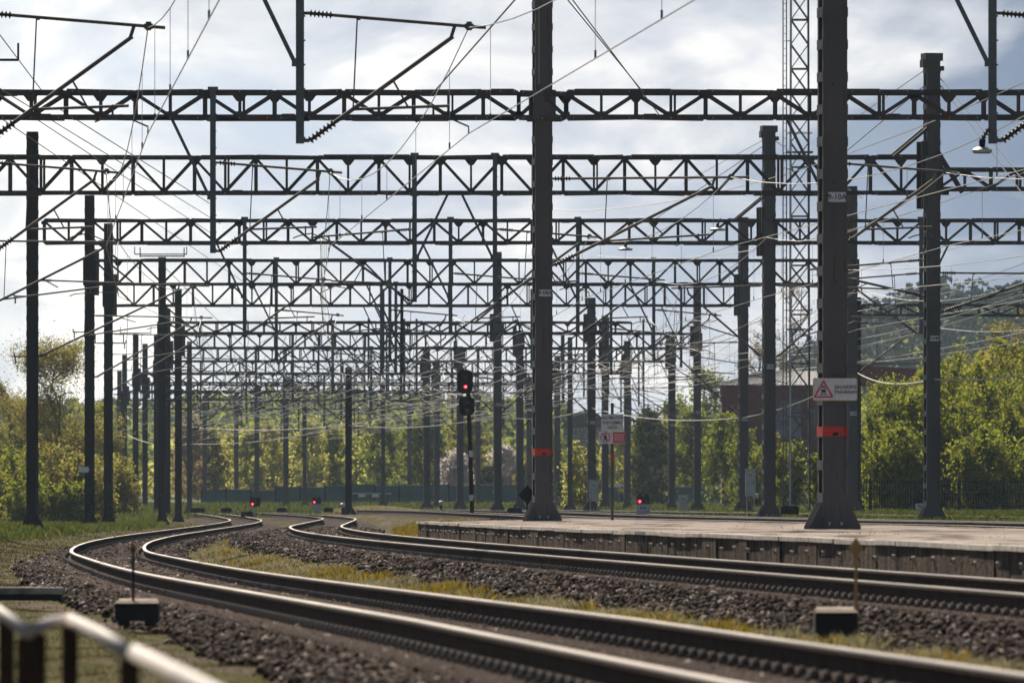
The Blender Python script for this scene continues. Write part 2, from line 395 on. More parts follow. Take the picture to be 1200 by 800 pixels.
# ballast stones and grass
CUBE = np.array([(-1,-1,-1),(1,-1,-1),(1,1,-1),(-1,1,-1),(-1,-1,1),(1,-1,1),(1,1,1),(-1,1,1)], float)
CF = [(3,2,1,0),(4,5,6,7),(0,1,5,4),(1,2,6,5),(2,3,7,6),(3,0,4,7)]
def rand_rot(n):
    q = rng.normal(size=(n,4)); q /= np.linalg.norm(q, axis=1)[:,None]; w,x,y,z = q.T
    return np.stack([1-2*(y*y+z*z),2*(x*y-z*w),2*(x*z+y*w),2*(x*y+z*w),1-2*(x*x+z*z),2*(y*z-x*w),2*(x*z-y*w),2*(y*z+x*w),1-2*(x*x+y*y)],-1).reshape(n,3,3)
def stones(P, size, name, label):
    n = len(P)
    v = CUBE[None]*(.62+.5*rng.random((n,8,3)))*.55
    sc = size[:,None]*(.6+.8*rng.random((n,3))); v = v*sc[:,None,:]
    v = np.einsum('nij,nkj->nki', rand_rot(n), v)+P[:,None,:]
    o = np_mesh(name, v, 8, M['stone'], faces=CF); tag(o, label, 'ballast stones', kind='stuff'); return o
def bedz(Xf, Zf, off, Y):
    a = np.abs(off); return CZ+Zf(Y)+np.where(a < 1.5, -.240, -.240-(a-1.5)*.355)
def ysamp(n, y0, y1, p):
    u = rng.random(n); a = y0**(1-p); b = y1**(1-p); return (a+(b-a)*u)**(1/(1-p))
def bed_stones(Xf, Zf, y0, y1, n, w, name, label, sl0, lw, rw, rails=True):
    Y = ysamp(n, y0, y1, 1.35); off = rng.uniform(-w, w, n)
    if rails:
        ph = np.abs(((Y-sl0)/.6+.5)%1-.5)
        keep = ~((np.abs(np.abs(off)-.797) < .085)) & ~((np.abs(off) < 1.38) & (ph < .17)) & (off > -lw-.5*rng.random(n)) & (off < rw+.5*rng.random(n)); Y = Y[keep]; off = off[keep]
    X = Xf(Y)+off; Z = bedz(Xf, Zf, off, Y)
    Z = np.maximum(Z, ground(X, Y)+.01)
    size = rng.uniform(.024,.058,len(Y))*np.clip((Y/90)**.5, .9, 2.)
    Z = Z + rng.uniform(-.02,.03,len(Y))
    stones(np.stack([X,Y,Z],-1), size, name, label)
bed_stones(X1, Z1, 36, 330, 150000, 3.0, 'ballast_stones', 'loose dark brown crushed stone round the nearest track', 38, 1.55, 1.5)
bed_stones(X2, Z2, 52, 330, 110000, 3.0, 'ballast_stones', 'loose dark crushed stone along the track by the platform', 55, 2.2, 1.7)
# blade grass
def blades(X, Y, h, w, m, name, label, lean=.5, Z=None):
    n = len(X); Z = ground(X, Y) if Z is None else Z
    a = rng.uniform(0, 2*math.pi, n); dx = np.cos(a); dy = np.sin(a)
    l = rng.normal(0, lean, (n,2))*h[:,None]
    b = np.stack([X,Y,Z-.02],-1); s = np.stack([dx*w/2,dy*w/2,0*w],-1)
    tip = b+np.stack([l[:,0],l[:,1],h],-1); mid = b+np.stack([l[:,0]*.35,l[:,1]*.35,h*.6],-1)
    v = np.stack([b-s, b+s, mid+s*.8, tip, mid-s*.8],1)
    o = np_mesh(name, v, 5, m, faces=[(0,1,2,3,4)]); tag(o, label, 'grass', kind='stuff'); return o
M['g_dry'] = island_mat('dry grass', [(.30,.25,.12),(.42,.35,.19),(.50,.43,.25),(.25,.24,.08)], .9, .35)
M['g_green'] = island_mat('fresh grass', [(.045,.075,.010),(.08,.115,.017),(.12,.145,.024),(.20,.17,.05)], .8, .45)
M['g_mix'] = island_mat('mixed grass', [(.06,.055,.013),(.10,.072,.024),(.075,.078,.016),(.15,.08,.028)], .9, .35)
M['g_yel'] = island_mat('yellow blossom', [(.10,.11,.02),(.62,.36,.02),(.14,.14,.03),(.45,.30,.03),(.20,.2,.04)], .8, .3)
LAT = rng.random((512,512))
def vnoise(x, y):
    xi = np.floor(x).astype(int); yi = np.floor(y).astype(int); fx = x-xi; fy = y-yi; fx = fx*fx*(3-2*fx); fy = fy*fy*(3-2*fy)
    g = lambda a, b: LAT[a % 512, b % 512]
    return (g(xi,yi)*(1-fx)+g(xi+1,yi)*fx)*(1-fy)+(g(xi,yi+1)*(1-fx)+g(xi+1,yi+1)*fx)*fy
def clumpf(X, Y, s, th):
    f = vnoise(X*s, Y*s*.35)+.5*vnoise(X*s*2.7+9, Y*s*.9+5)+.25*vnoise(X*s*7, Y*s*2.5)
    return (f-.875)*2.2+rng.normal(0,.12,len(X)) > th
# strip between the two near tracks
n = 150000; Y = ysamp(n, 50, 330, 1.3); t = rng.random(n); xa = X1(Y)+1.8; xb = X2(Y)-2.6; X = xa+(xb-xa)*t
k = clumpf(X, Y, 1.5, .22); X = X[k]; Y = Y[k]
blades(X, Y, rng.uniform(.03,.13,len(X))*np.where(rng.random(len(X))<.04,1.5,1), rng.uniform(.004,.010,len(X))*np.clip(Y/90,1,3), M['g_dry'], 'dry_grass', 'pale dry grass strip between the two nearest tracks')
n = 26000; Y = ysamp(n, 60, 300, 1.2); X = X1(Y)+2.2+(X2(Y)-X1(Y)-4.8)*rng.uniform(.3,.95,n); k = clumpf(X*1.1, Y*.8, .9, .62); X = X[k]; Y = Y[k]
blades(X, Y, rng.uniform(.05,.16,len(X)), rng.uniform(.010,.020,len(X)), M['g_yel'], 'yellow_weeds', 'low yellow-flowering weeds between the two nearest tracks', .3)
n = 60000; Y = ysamp(n, 50, 330, 1.3); X = X1(Y)+1.8+(X2(Y)-X1(Y)-4.4)*rng.random(n); k = clumpf(X+7, Y, 1.3, .05); X = X[k]; Y = Y[k]
blades(X, Y, rng.uniform(.02,.10,len(X)), rng.uniform(.004,.010,len(X))*np.clip(Y/90,1,3), M['g_mix'], 'olive_weeds', 'patchy olive weeds between the two nearest tracks')
n = 5000; Y = ysamp(n, 45, 260, 1.3); X = X1(Y)+rng.uniform(-1.9,1.9,n); k = clumpf(X*2, Y*2, 1.2, .55); X = X[k]; Y = Y[k]
blades(X, Y, rng.uniform(.03,.11,len(X)), rng.uniform(.006,.012,len(X)), M['g_mix'], 'olive_weeds', 'stray weeds growing in the ballast of the nearest track', Z=CZ+Z1(Y)-.25)
# left field
n = 220000; Y = ysamp(n, 46, 520, 1.25); X = X1(Y)-1.55-rng.random(n)**.8*(4+Y*.045)
k = clumpf(X, Y, 1.1, -.5) & (X > -.066*Y-1); X = X[k]; Y = Y[k]
blades(X, Y, rng.uniform(.015,.07,len(X))*np.clip(Y/140,.8,1.6), rng.uniform(.004,.009,len(X))*np.clip(Y/60,1,4), M['g_mix'], 'rough_grass', 'rough green and brown grass left of the nearest track')
n = 60000; Y = rng.uniform(225, 560, n); X = X1(Y)-4.2-rng.random(n)*14
blades(X, Y, rng.uniform(.10,.32,n), rng.uniform(.03,.06,n), M['g_green'], 'green_grass', 'bright green grass at the feet of the left row of columns')
n = 60000; Y = rng.uniform(560, 860, n); X = rng.uniform(-.062,.062,n)*Y
blades(X, Y, rng.uniform(.15,.45,n), rng.uniform(.06,.12,n), M['g_green'], 'green_grass', 'bright green grass strip below the green fence')
n = 30000; Y = rng.uniform(235, 460, n); X = X4(Y)+3.2+rng.random(n)*(.062*Y-X4(Y))*1.0
blades(X, Y, rng.uniform(.08,.30,n), rng.uniform(.03,.06,n), M['g_green'], 'green_grass', 'green grass between the right-hand tracks and the dark fence')
n = 16000; Y = rng.uniform(190, 330, n); X = X3(Y)+np.where(rng.random(n)<.5, -2.6, 2.5)+rng.normal(0,.5,n)
blades(X, Y, rng.uniform(.05,.22,n), rng.uniform(.02,.045,n), M['g_dry'], 'dry_grass', 'dry weeds along the track behind the platform')
n = 14000; Y = rng.uniform(208, 330, n); X = X2(Y)+2.5+rng.random(n)*(X3(Y)-X2(Y)-5); k = clumpf(X, Y, .8, -.2); X = X[k]; Y = Y[k]
blades(X, Y, rng.uniform(.06,.22,len(X)), rng.uniform(.02,.05,len(X)), M['g_yel'], 'yellow_weeds', 'yellow-flowering weeds beyond the end of the platform', .3)

n = 9000; Y = ysamp(n, 60, 235, 1.1); t = rng.choice([.02,.30,.52,.93,.97], n, p=[.1,.15,.15,.3,.3])+rng.normal(0,.012,n); X = X2(Y)+1.75+t*(X3(Y)-X2(Y)-3.6); k = clumpf(X*2, Y, .7, .1) & (t > 0) & (t < 1); X = X[k]; Y = Y[k]
blades(X, Y, rng.uniform(.015,.07,len(X)), rng.uniform(.006,.014,len(X)), M['g_dry'], 'platform_weeds', 'sparse dry weeds in the cracks of the platform top', Z=np.full(len(X), CZ-.475))
n = 5000; Y = ysamp(n, 60, 200, 1.2); X = X2(Y)+1.5+rng.normal(0,.10,n); k = clumpf(X, Y, .9, .1); X = X[k]; Y = Y[k]
blades(X, Y, rng.uniform(.04,.16,len(X)), rng.uniform(.006,.014,len(X)), M['g_mix'], 'olive_weeds', 'olive weeds along the foot of the platform wall')
# ---------------------------------------------------------------- platform
PT = CZ-.47
def platform():
    root = empty('platform', (float(X2(120))+1.75, 120, CZ-.9)); tag(root, 'low concrete island platform with a pale edge and studded side wall', 'platform')
    inv = -Vector(root.location)
    yy = list(np.concatenate([np.arange(40, 206, 2.2), [206.5]]))
    yf = list(yy)
    near = [Vector((float(X2(y))+1.72, y, PT)) for y in yy]; far = [Vector((float(X3(y))-1.8, y, PT)) for y in yy]
    # end: a little further on at the far side
    far[-1] = Vector((float(X3(244))-1.8, 240, PT)); far[-2] = Vector((float(X3(236))-1.8, 232, PT))
    mb = MB(); n = len(yy); vs = []
    for i in range(n):
        a = near[i]+Vector((.42,0,-.004)); b = far[i]
        for t in (0,.25,.5,.75,1): vs.append(a.lerp(b, t)+inv+Vector((0,0,random.uniform(-.008,.008))))
    mb.add(vs, [(i*5+j,i*5+j+1,(i+1)*5+j+1,(i+1)*5+j) for i in range(n-1) for j in range(4)], M['ptop'])
    mb.build('surface', root)
    # edge slabs (one course) - small steps between slabs
    es = MB()
    for i in range(n-1):
        p, q = near[i]+inv, near[i+1]+inv; dz = random.uniform(-.006,.012); e = (q-p)*.006; o = Vector((random.uniform(-.015,.015),0,0))
        vs = []
        for P in (p+e+o, q-e+o):
            for (x, z) in ((-.035,dz),(.44,dz),(.44,dz-.055),(-.035,dz-.055)): vs.append(P+Vector((x,0,z)))
        es.add(vs, [(0,4,5,1),(3,7,4,0),(2,6,7,3),(0,1,2,3),(7,6,5,4)], M['edge'])
    es.build('edge_slab', root)
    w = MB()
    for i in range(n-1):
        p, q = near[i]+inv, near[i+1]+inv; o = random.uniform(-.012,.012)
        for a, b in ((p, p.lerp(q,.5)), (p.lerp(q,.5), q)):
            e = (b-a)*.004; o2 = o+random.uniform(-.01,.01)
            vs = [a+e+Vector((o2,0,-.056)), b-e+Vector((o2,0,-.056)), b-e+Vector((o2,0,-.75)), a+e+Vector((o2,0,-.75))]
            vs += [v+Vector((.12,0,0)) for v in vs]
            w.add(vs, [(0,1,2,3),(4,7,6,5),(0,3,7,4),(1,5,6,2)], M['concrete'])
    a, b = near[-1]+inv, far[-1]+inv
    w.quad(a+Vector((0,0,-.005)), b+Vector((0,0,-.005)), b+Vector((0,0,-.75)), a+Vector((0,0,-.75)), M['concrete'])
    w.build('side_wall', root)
    k = 0; y = 62.; st = None
    while k < 100 and y < 204:
        p = Vector((float(X2(y))+1.72, y, PT-.20))+inv
        if st is None:
            s = MB(); s.tube([(-.03,0,0),(0.03,0,0)], .034, M['edge'], 8); s.tube([(-.045,0,0),(-.03,0,0)], .018, M['rail_side'], 6)
            o = s.build('stud', root); st = o.data
        else: o = bpy.data.objects.new('stud', st); C.objects.link(o); o.parent = root
        o.location = p+Vector((-.01,0,random.uniform(-.015,.015))); k += 1; y += 1.9
platform()

# ---------------------------------------------------------------- gantries
def column(root, inv, X, D, zb, zt, rot, dark, face=.43, plate=None, band=False, taper=1., lacing=True, head=False, platez=None):
    """two channels with their webs front and back, battens across the open sides"""
    m = M['steel_dark'] if dark else M['steel']
    h = zt-zb; hw = face/2; hd = .19; mb = MB(); t = .012; fl = .075
    for sy in (-1, 1):
        mb.box((0, sy*hd, h/2), (hw, t/2, h/2), m)
        for sx in (-1, 1): mb.box((sx*(hw-t/2), sy*(hd-fl/2-t/2), h/2), (t/2, fl/2, h/2), m)
    z = .55
    while z < h-.1:
        for sx in (-1, 1): mb.box((sx*(hw+.006), 0, z), (.006, hd+.01, .085), m)
        z += .56
    mb.tube([(hw*.82,-hd-.03,.6),(hw*.82,-hd-.03,min(3.2,h))], .012, M['tube_dark'], 5)
    # bolt heads and slots on the front web
    z = .9
    while z < h:
        mb.box((hw*.25*math.sin(z*3), -hd-.010, z), (.012,.006,.012), M['steel_dark']); z += 1.7
    c = mb.build('column', root, loc=Vector((X, D, zb))+inv, rot=(0,0,rot))
    g = MB(); gh = .46; gw = .24
    for sx in (-1, 1):
        for sy in (-.8, 0, .8) if lacing else (-.8,):
            x0 = sx*(hw+.012); y = sy*hd
            vs = [(x0,y-.008,.0),(x0+sx*gw,y-.008,0),(x0+sx*gw,y-.008,.05),(x0+sx*.02,y-.008,gh),(x0,y-.008,gh)]
            vs += [(a,b+.016,z_) for a,b,z_ in vs]
            f = [(0,1,2,3,4),(9,8,7,6,5),(0,5,6,1),(1,6,7,2),(2,7,8,3),(3,8,9,4)]
            g.add(vs, f, m)
    g.box((0,0,-.02), (hw+gw+.03, hd+.1, .02), m)
    for sx in (-.5,.5): g.box((sx*hw*1.0,-hd-.02,.10), (.018,.012,.028), M['zinc'])
    g.build('base', c)
    if band:
        b = MB(); zc = band-zb; b.box((0,0,zc), (hw+.014, hd+.012, .085), M['red']); b.box((0,-hd-.014,zc-.045), (.045,.004,.028), M['black']); b.build('red_band', c)
    if plate:
        b = MB(); zc = (platez if platez else 3.9+CZ)-zb
        b.box((hw*.12,-hd-.025,zc), (.155,.006,.085), M['platew'])
        b.text(plate, .135, (hw*.12, zc), M['ink'], -hd-.035); b.build('number_plate', c)
    if head:
        b = MB(); b.box((0,0,h-.10), (hw+.07,hd+.07,.12), m); b.box((hw+.05,0,h-.45), (.08,hd,.07), m); b.box((-hw-.06,0,h-.30), (.06,hd,.12), m); b.build('head_plate', c)
    return c
def truss(root, inv, D, xa, xb, zbot, th, panel, depth=.50, sc=1., phase=0, name='truss_beam', mat_='truss', seed=0):
    m = M[mat_]; rd = random.Random(seed); ztop = zbot+th
    n = max(2, round((xb-xa)/panel)); dx = (xb-xa)/n
    fr = .075*sc; lat = MB(); O = Vector((xa, D, zbot))
    P = lambda x, y, z: (x, y, z)
    for y in (-depth/2, depth/2):
        for i in range(n+1):
            x = i*dx; w = .055*sc if i % 2 else .085*sc
            lat.bar(P(x,y,0), P(x,y,th), w*1.15, .05, m)
            if i % 6 == 3: lat.bar(P(x+.10,y,0), P(x+.10,y,th), .05*sc, .05, m)
            if i < n:
                up = (i+phase) % 2
                a, b = (P(x,y,.02),P(x+dx,y,th-.02)) if up else (P(x,y,th-.02),P(x+dx,y,.02))
                lat.bar(a, b, .082*sc, .045, m)
            if rd.random() < .22: lat.poly_prism([(x-.22,th-.02),(x+.22,th-.02),(x+.07,th-.22),(x-.07,th-.22)], y-.035, y-.02, m)
            if rd.random() < .12: lat.box((x+dx*.4,y-.04,th*rd.choice((.0,1.))), (.16,.03,.07), m)
            # gusset plates
            if (i+phase) % 2 == 0: lat.box((x,y,th-.07*sc), (.10*sc,.035,.06*sc), m)
            else: lat.box((x,y,.07*sc), (.10*sc,.035,.06*sc), m)
    for i in range(n+1):
        for z in (0, th): lat.bar(P(i*dx,-depth/2,z), P(i*dx,depth/2,z), .05, .05, m)
        if i < n:
            lat.bar(P(i*dx,-depth/2,th), P((i+1)*dx,depth/2,th), .05, .05, m)
            lat.bar(P(i*dx,depth/2,0), P((i+1)*dx,-depth/2,0), .05, .05, m)
    b = lat.build(name, root, loc=O+inv)
    L = n*dx
    for y in (-depth/2, depth/2):
        for z, s in ((0,-1),(th,1)):
            c = MB(); c.bar((0,y,z), (L,y,z), .105*sc, .085, m)
            x = 0
            while x < L:      # lapped chord angles, each a little tilted, and thicker splice plates
                l = min(2*dx, L-x); tl = rd.uniform(-.012,.012)
                c.bar((x+.03,y-.01,z+s*(.03+tl*1.6)), (x+l-.05,y-.01,z+s*(.03-tl*1.6)), .085*sc*rd.uniform(.85,1.15), .10, m)
                if rd.random() < .22: c.bar((x+.2,y,z+s*.055*sc), (x+min(l*1.5,L-x-.1),y,z+s*.055*sc), .075*sc, .13, m)
                for q in (.1,.5,.9): c.box((x+l*q,y-.06,z+s*.03), (.014,.008,.014), M['zinc'])
                x += l
            c.build('chord', b)
    return b
def drop_post(root, inv, X, D, zbot, th, side, length=3.4, w=.135, brace=True):
    mb = MB(); zt = zbot+th+.12; zb = zbot-length; m = M['post']
    Y = D-.34
    mb.box((X,Y,(zt+zb)/2), (w/2,.012,(zt-zb)/2), m); mb.box((X,Y+.12,(zt+zb)/2), (w/2,.012,(zt-zb)/2), m); mb.box((X,Y+.06,(zt+zb)/2), (.012,.058,(zt-zb)/2), m)
    z = zb+.1
    while z < zt:
        mb.box((X+side*(w/2+.014),Y,z), (.012,.012,.014), m); z += .42
    mb.box((X,Y+.06,zbot-.07), (w*.9,.10,.05), m); mb.box((X,Y+.06,zbot+th+.09), (w*.9,.10,.05), m)
    mb.v = [tuple(Vector(v)+inv) for v in mb.v]
    o = mb.build('drop_post', root)
    if brace:
        b = MB(); p = Vector((X-side*1.04,D-.20,zbot-.03)); q = Vector((X-side*.09,Y,zbot-2.0))
        b.bar(p+inv, q+inv, .075, .06, m); b.box(p+inv, (.13,.08,.05), m); b.box(q+inv, (.05,.05,.07), m)
        b.build('brace', o)
    return o

def cantilever(X, D, side, reach, label, group='tubular cantilevers carrying the overhead wires', zt=8.45, zl=6.25, dark=False, fine=True, drop=.25, lamp=None):
    """top tube, inclined tube, registration tube and steady arm, with ribbed insulators next to the post"""
    root = empty('cantilever', (X, D-.34, CZ+zl)); tag(root, label, 'cantilever', group)
    m = M['tube_dark'] if dark else M['tube']; s = side; r = reach; n = 8 if fine else 5
    T = lambda a, z: (s*a, 0, z-zl)
    p0, p1 = Vector(T(.10, zt)), Vector(T(r, zt-drop))
    mb = MB(); mb.tube([p0.lerp(p1,(.42 if fine else .3)/r), p1], .030, m, n); cl = p0.lerp(p1, .905); mb.tube([cl+Vector((0,0,-.07)), cl+Vector((0,0,.08))], .055, m, 6)
    if fine: mb.box(cl, (.075,.05,.045), m)
    mb.tube([p0.lerp(p1,.28), p0.lerp(p1,.28)+Vector((0,.0,-.05))], .03, m, 6)
    mb.build('top_tube', root, smooth=False)
    q0, q1 = Vector(T(.10, zl)), Vector(T(r*.82, zt-drop*.8-.20))
    mb = MB(); mb.tube([q0.lerp(q1,.55/(q1-q0).length), q1], .038, m, n); mb.tube([q1+Vector((s*-.04,0,-.03)), q1+Vector((s*.03,0,.19))], .035, m, 6)
    mb.build('inclined_tube', root)
    mb = MB(); mb.ribbed(p0, p0.lerp(p1,.42/r), .065, M['insul'], n, 6 if fine else 4); mb.tube([p0-Vector((s*.1,0,0)), p0], .03, m, 5); mb.build('insulator', root)
    mb = MB(); e = q0.lerp(q1,.55/(q1-q0).length); mb.ribbed(q0, e, .075, M['insul'], n, 7 if fine else 4); mb.tube([q0-Vector((s*.1,0,.0)), q0], .035, m, 5); mb.build('insulator', root)
    a = q0.lerp(q1, .30); zr = a.z+.02 if a.z+zl > 6.5 else 6.75-zl
    zr = min(max(a.z, 6.6-zl), 6.85-zl)
    mb = MB(); g0 = Vector((a.x,0,a.z)); g1 = Vector((s*r*.80,0,zr+.06)); mb.tube([g0, g1], .026, m, n); mb.tube([g1-Vector((s*.28,0,-.02)), g1-Vector((s*.28,0,.20))], .02, m, 5)
    mb.build('registration_tube', root)
    mb = MB(); h0 = Vector((s*r*.66,0,zr-.16)); cw = Vector((s*r*.905,0,6.37-zl)); mb.tube([h0-Vector((s*.15,0,.06)), h0, Vector((s*r*.76,0,zr-.10)), Vector((cw.x-s*.0,0,cw.z+.12)), cw], .016, m, 5)
    mb.build('steady_arm', root)
    mb = MB(); mb.tube([q0.lerp(q1,.58)+Vector((0,0,0)), Vector((s*r*.57,0,zr+.05))], .018, m, 5)
    mb.build('hanger_rod', root); mb = MB()
    mb.tube([p0.lerp(p1,.27), Vector((s*r*.27,0,q0.lerp(q1,.30).z))], .014, m, 5)
    mb.build('hanger_rod', root)
    return Vector((X+s*r*.905, D-.34, CZ+zt-drop)), Vector((X+s*r*.905, D-.34, CZ+6.37))

# D, truss height, left px, right px, panel, [columns (px, base z, top z, rot deg, dark, plate, opts)], [posts (px, side, reach, track)], where
G = [
 dict(D=148, th=.9, x=(-700,2200), panel=.95, cols=[(-700,-1.0,13.8,0,0,None,{}),(975.5,-.47,13.9,13,0,'9-10A',dict(band=(HY-505.5)*.0148+CZ, platez=(HY-231.5)*.0148+CZ)),(2200,-.6,13.8,10,0,None,{})],
      posts=[(-23,1,3.15),(352,1,3.15),(1162,1,3.15)], ph='the nearest gantry',
      label='nearest gantry, whose thick column wears the train warning sign, its beam above the picture'),
 dict(D=213, th=.60, x=(-330,1560), panel=.86, cols=[(-330,-1.0,13.8,0,1,None,{}),(635.5,-.47,13.9,12,0,'9-08A',dict(band=(HY-529.5)*.0213+CZ, platez=(HY-343.5)*.0213+CZ)),(1560,-.6,13.8,10,0,None,{})],
      posts=[(-12,1,3.15),(250,1,3.15),(970,1,3.15)], ph='the highest slim beam',
      label='gantry with the topmost slim beam, on the thick centre column with a red band'),
 dict(D=265, th=1.08, x=(-60,1092), panel=.94, cols=[(-60,-1.0,13.8,0,1,None,{}),(1092,-.61,13.9,14,0,'9-04B',dict(head=True, platez=(HY-396.5)*.0265+CZ)),(1620,-.6,12.,10,0,None,{})],
      posts=[(486,-1,3.15),(580,1,3.15)], ph='the second beam from the top', extra=(1100,1620,9.72,.58),
      label='gantry with the second beam from the top, resting on the column before the right-hand bushes'),
 dict(D=316, th=.80, x=(52,1480), panel=.90, cols=[(38,-1.04,13.7,0,1,None,{}),(901,-.57,13.9,10,0,'9-02B',dict(head=True, platez=(HY-429.5)*.0316+CZ)),(1480,-.6,12.,10,0,None,{})],
      posts=[(287,1,3.15),(528,1,3.15),(677,1,3.15),(1079,-1,3.15)], ph='the third beam from the top',
      label='gantry with the third beam from the top, starting at the leftmost black column'),
 dict(D=376, th=1.02, x=(112,1000), panel=.98, cols=[(105,-1.13,13.5,0,1,None,{}),(998,-.34,13.9,11,0,'9-00B',{})],
      posts=[(324,1,2.9),(457,1,2.9),(766,1,2.9)], ph='the fourth beam from the top',
      label='gantry with the fourth beam from the top, starting at the second black column'),
 dict(D=417, th=1.02, x=(134,871), panel=.96, cols=[(127,-1.2,13.6,0,1,None,{}),(871,-.42,13.9,11,0,'898B',dict(platez=(HY-491)*.0417+CZ))],
      posts=[(447,-1,2.9),(464,1,2.9),(716,1,2.9)], ph='the fifth beam from the top',
      label='gantry with the fifth beam from the top, starting at the third black column'),
 dict(D=485, th=.58, x=(197,740), panel=.9, cols=[(190,-1.36,13.9,0,1,None,dict(arm=1)),(583,-.58,14.2,8,0,'896A',dict(platez=(HY-474)*.0485+CZ)),(693,-.46,11.6,8,0,'896B',dict(platez=(HY-495)*.0485+CZ))],
      posts=[(390,1,2.8),(640,1,2.8)], ph='the slim sixth beam',
      label='gantry with the slim sixth beam, standing behind the red main signal'),
 dict(D=533, th=.88, x=(216,817), panel=.95, cols=[(209,-1.39,13.3,0,1,None,{}),(609,-.50,10.7,6,0,None,{}),(817,-.48,13.8,8,0,'894B',dict(platez=(HY-483)*.0533+CZ))],
      posts=[(343,1,2.8),(660,-1,2.8),(470,1,2.8)], ph='the seventh beam',
      label='gantry with the seventh beam, its right column beside the grey relay box'),
 dict(D=582, th=.88, x=(206,787), panel=.95, cols=[(196,-1.2,13.2,0,1,None,{}),(539,-.45,10.6,6,0,None,{}),(709,-.41,12.7,6,0,None,{}),(787,-.5,11.6,6,0,'892B',dict(platez=(HY-498)*.0582+CZ))],
      posts=[(435,1,2.8),(560,1,2.8),(300,1,2.8)], ph='the eighth beam',
      label='gantry with the eighth beam, its column standing just behind the platform warning board'),
 dict(D=636, th=.86, x=(190,735), panel=.95, cols=[(184,-1.2,12.4,0,1,None,{}),(500,-.5,11.4,4,0,None,{}),(735,-.57,12,6,0,'890B',dict(platez=(HY-482)*.0636+CZ))],
      posts=[(667,-1,2.8),(400,1,2.8),(530,-1,2.8)], ph='the ninth beam',
      label='gantry with the ninth beam, its right column left of the small twin-lamp signal'),
 dict(D=700, th=.86, x=(166,655), panel=.98, cols=[(159,-1.1,13.8,0,1,None,dict(arm=1)),(512,-.5,11.5,4,0,None,{}),(653,-.5,12,4,0,None,{})],
      posts=[(380,1,2.8),(590,-1,2.8)], ph='the tenth beam',
      label='distant gantry with the tenth beam, a U-shaped crossarm on its left column'),
 dict(D=750, th=.86, x=(178,620), panel=1.0, cols=[(170,-1.0,13.9,0,1,None,{}),(335,-.5,11,0,0,None,{}),(620,-.5,11,4,0,None,{})],
      posts=[(350,-1,2.8),(480,1,2.8)], ph='the eleventh beam',
      label='distant gantry with the eleventh beam, its middle column before the yellow-green trees'),
 dict(D=807, th=.86, x=(152,560), panel=1.05, cols=[(146,-.9,13.9,0,1,None,dict(arm=1)),(301,-.5,11,0,0,None,{}),(560,-.5,10.5,4,0,None,{})],
      posts=[(240,1,2.8),(420,1,2.8)], ph='the twelfth beam',
      label='distant gantry with the twelfth beam, left column beside the bushes edge'),
 dict(D=880, th=.86, x=(146,480), panel=1.1, cols=[(140,-.6,13.5,0,1,None,dict(arm=1)),(240,-.4,11,0,0,None,{}),(277,-.4,11.3,0,0,None,{}),(480,-.4,10.5,0,0,None,{})],
      posts=[(330,1,2.8)], ph='the lowest and farthest beam',
      label='farthest gantry, its low beam nearly lost among the wires above the far trees'),
]
ZB = CZ+9.6
clamps = {}
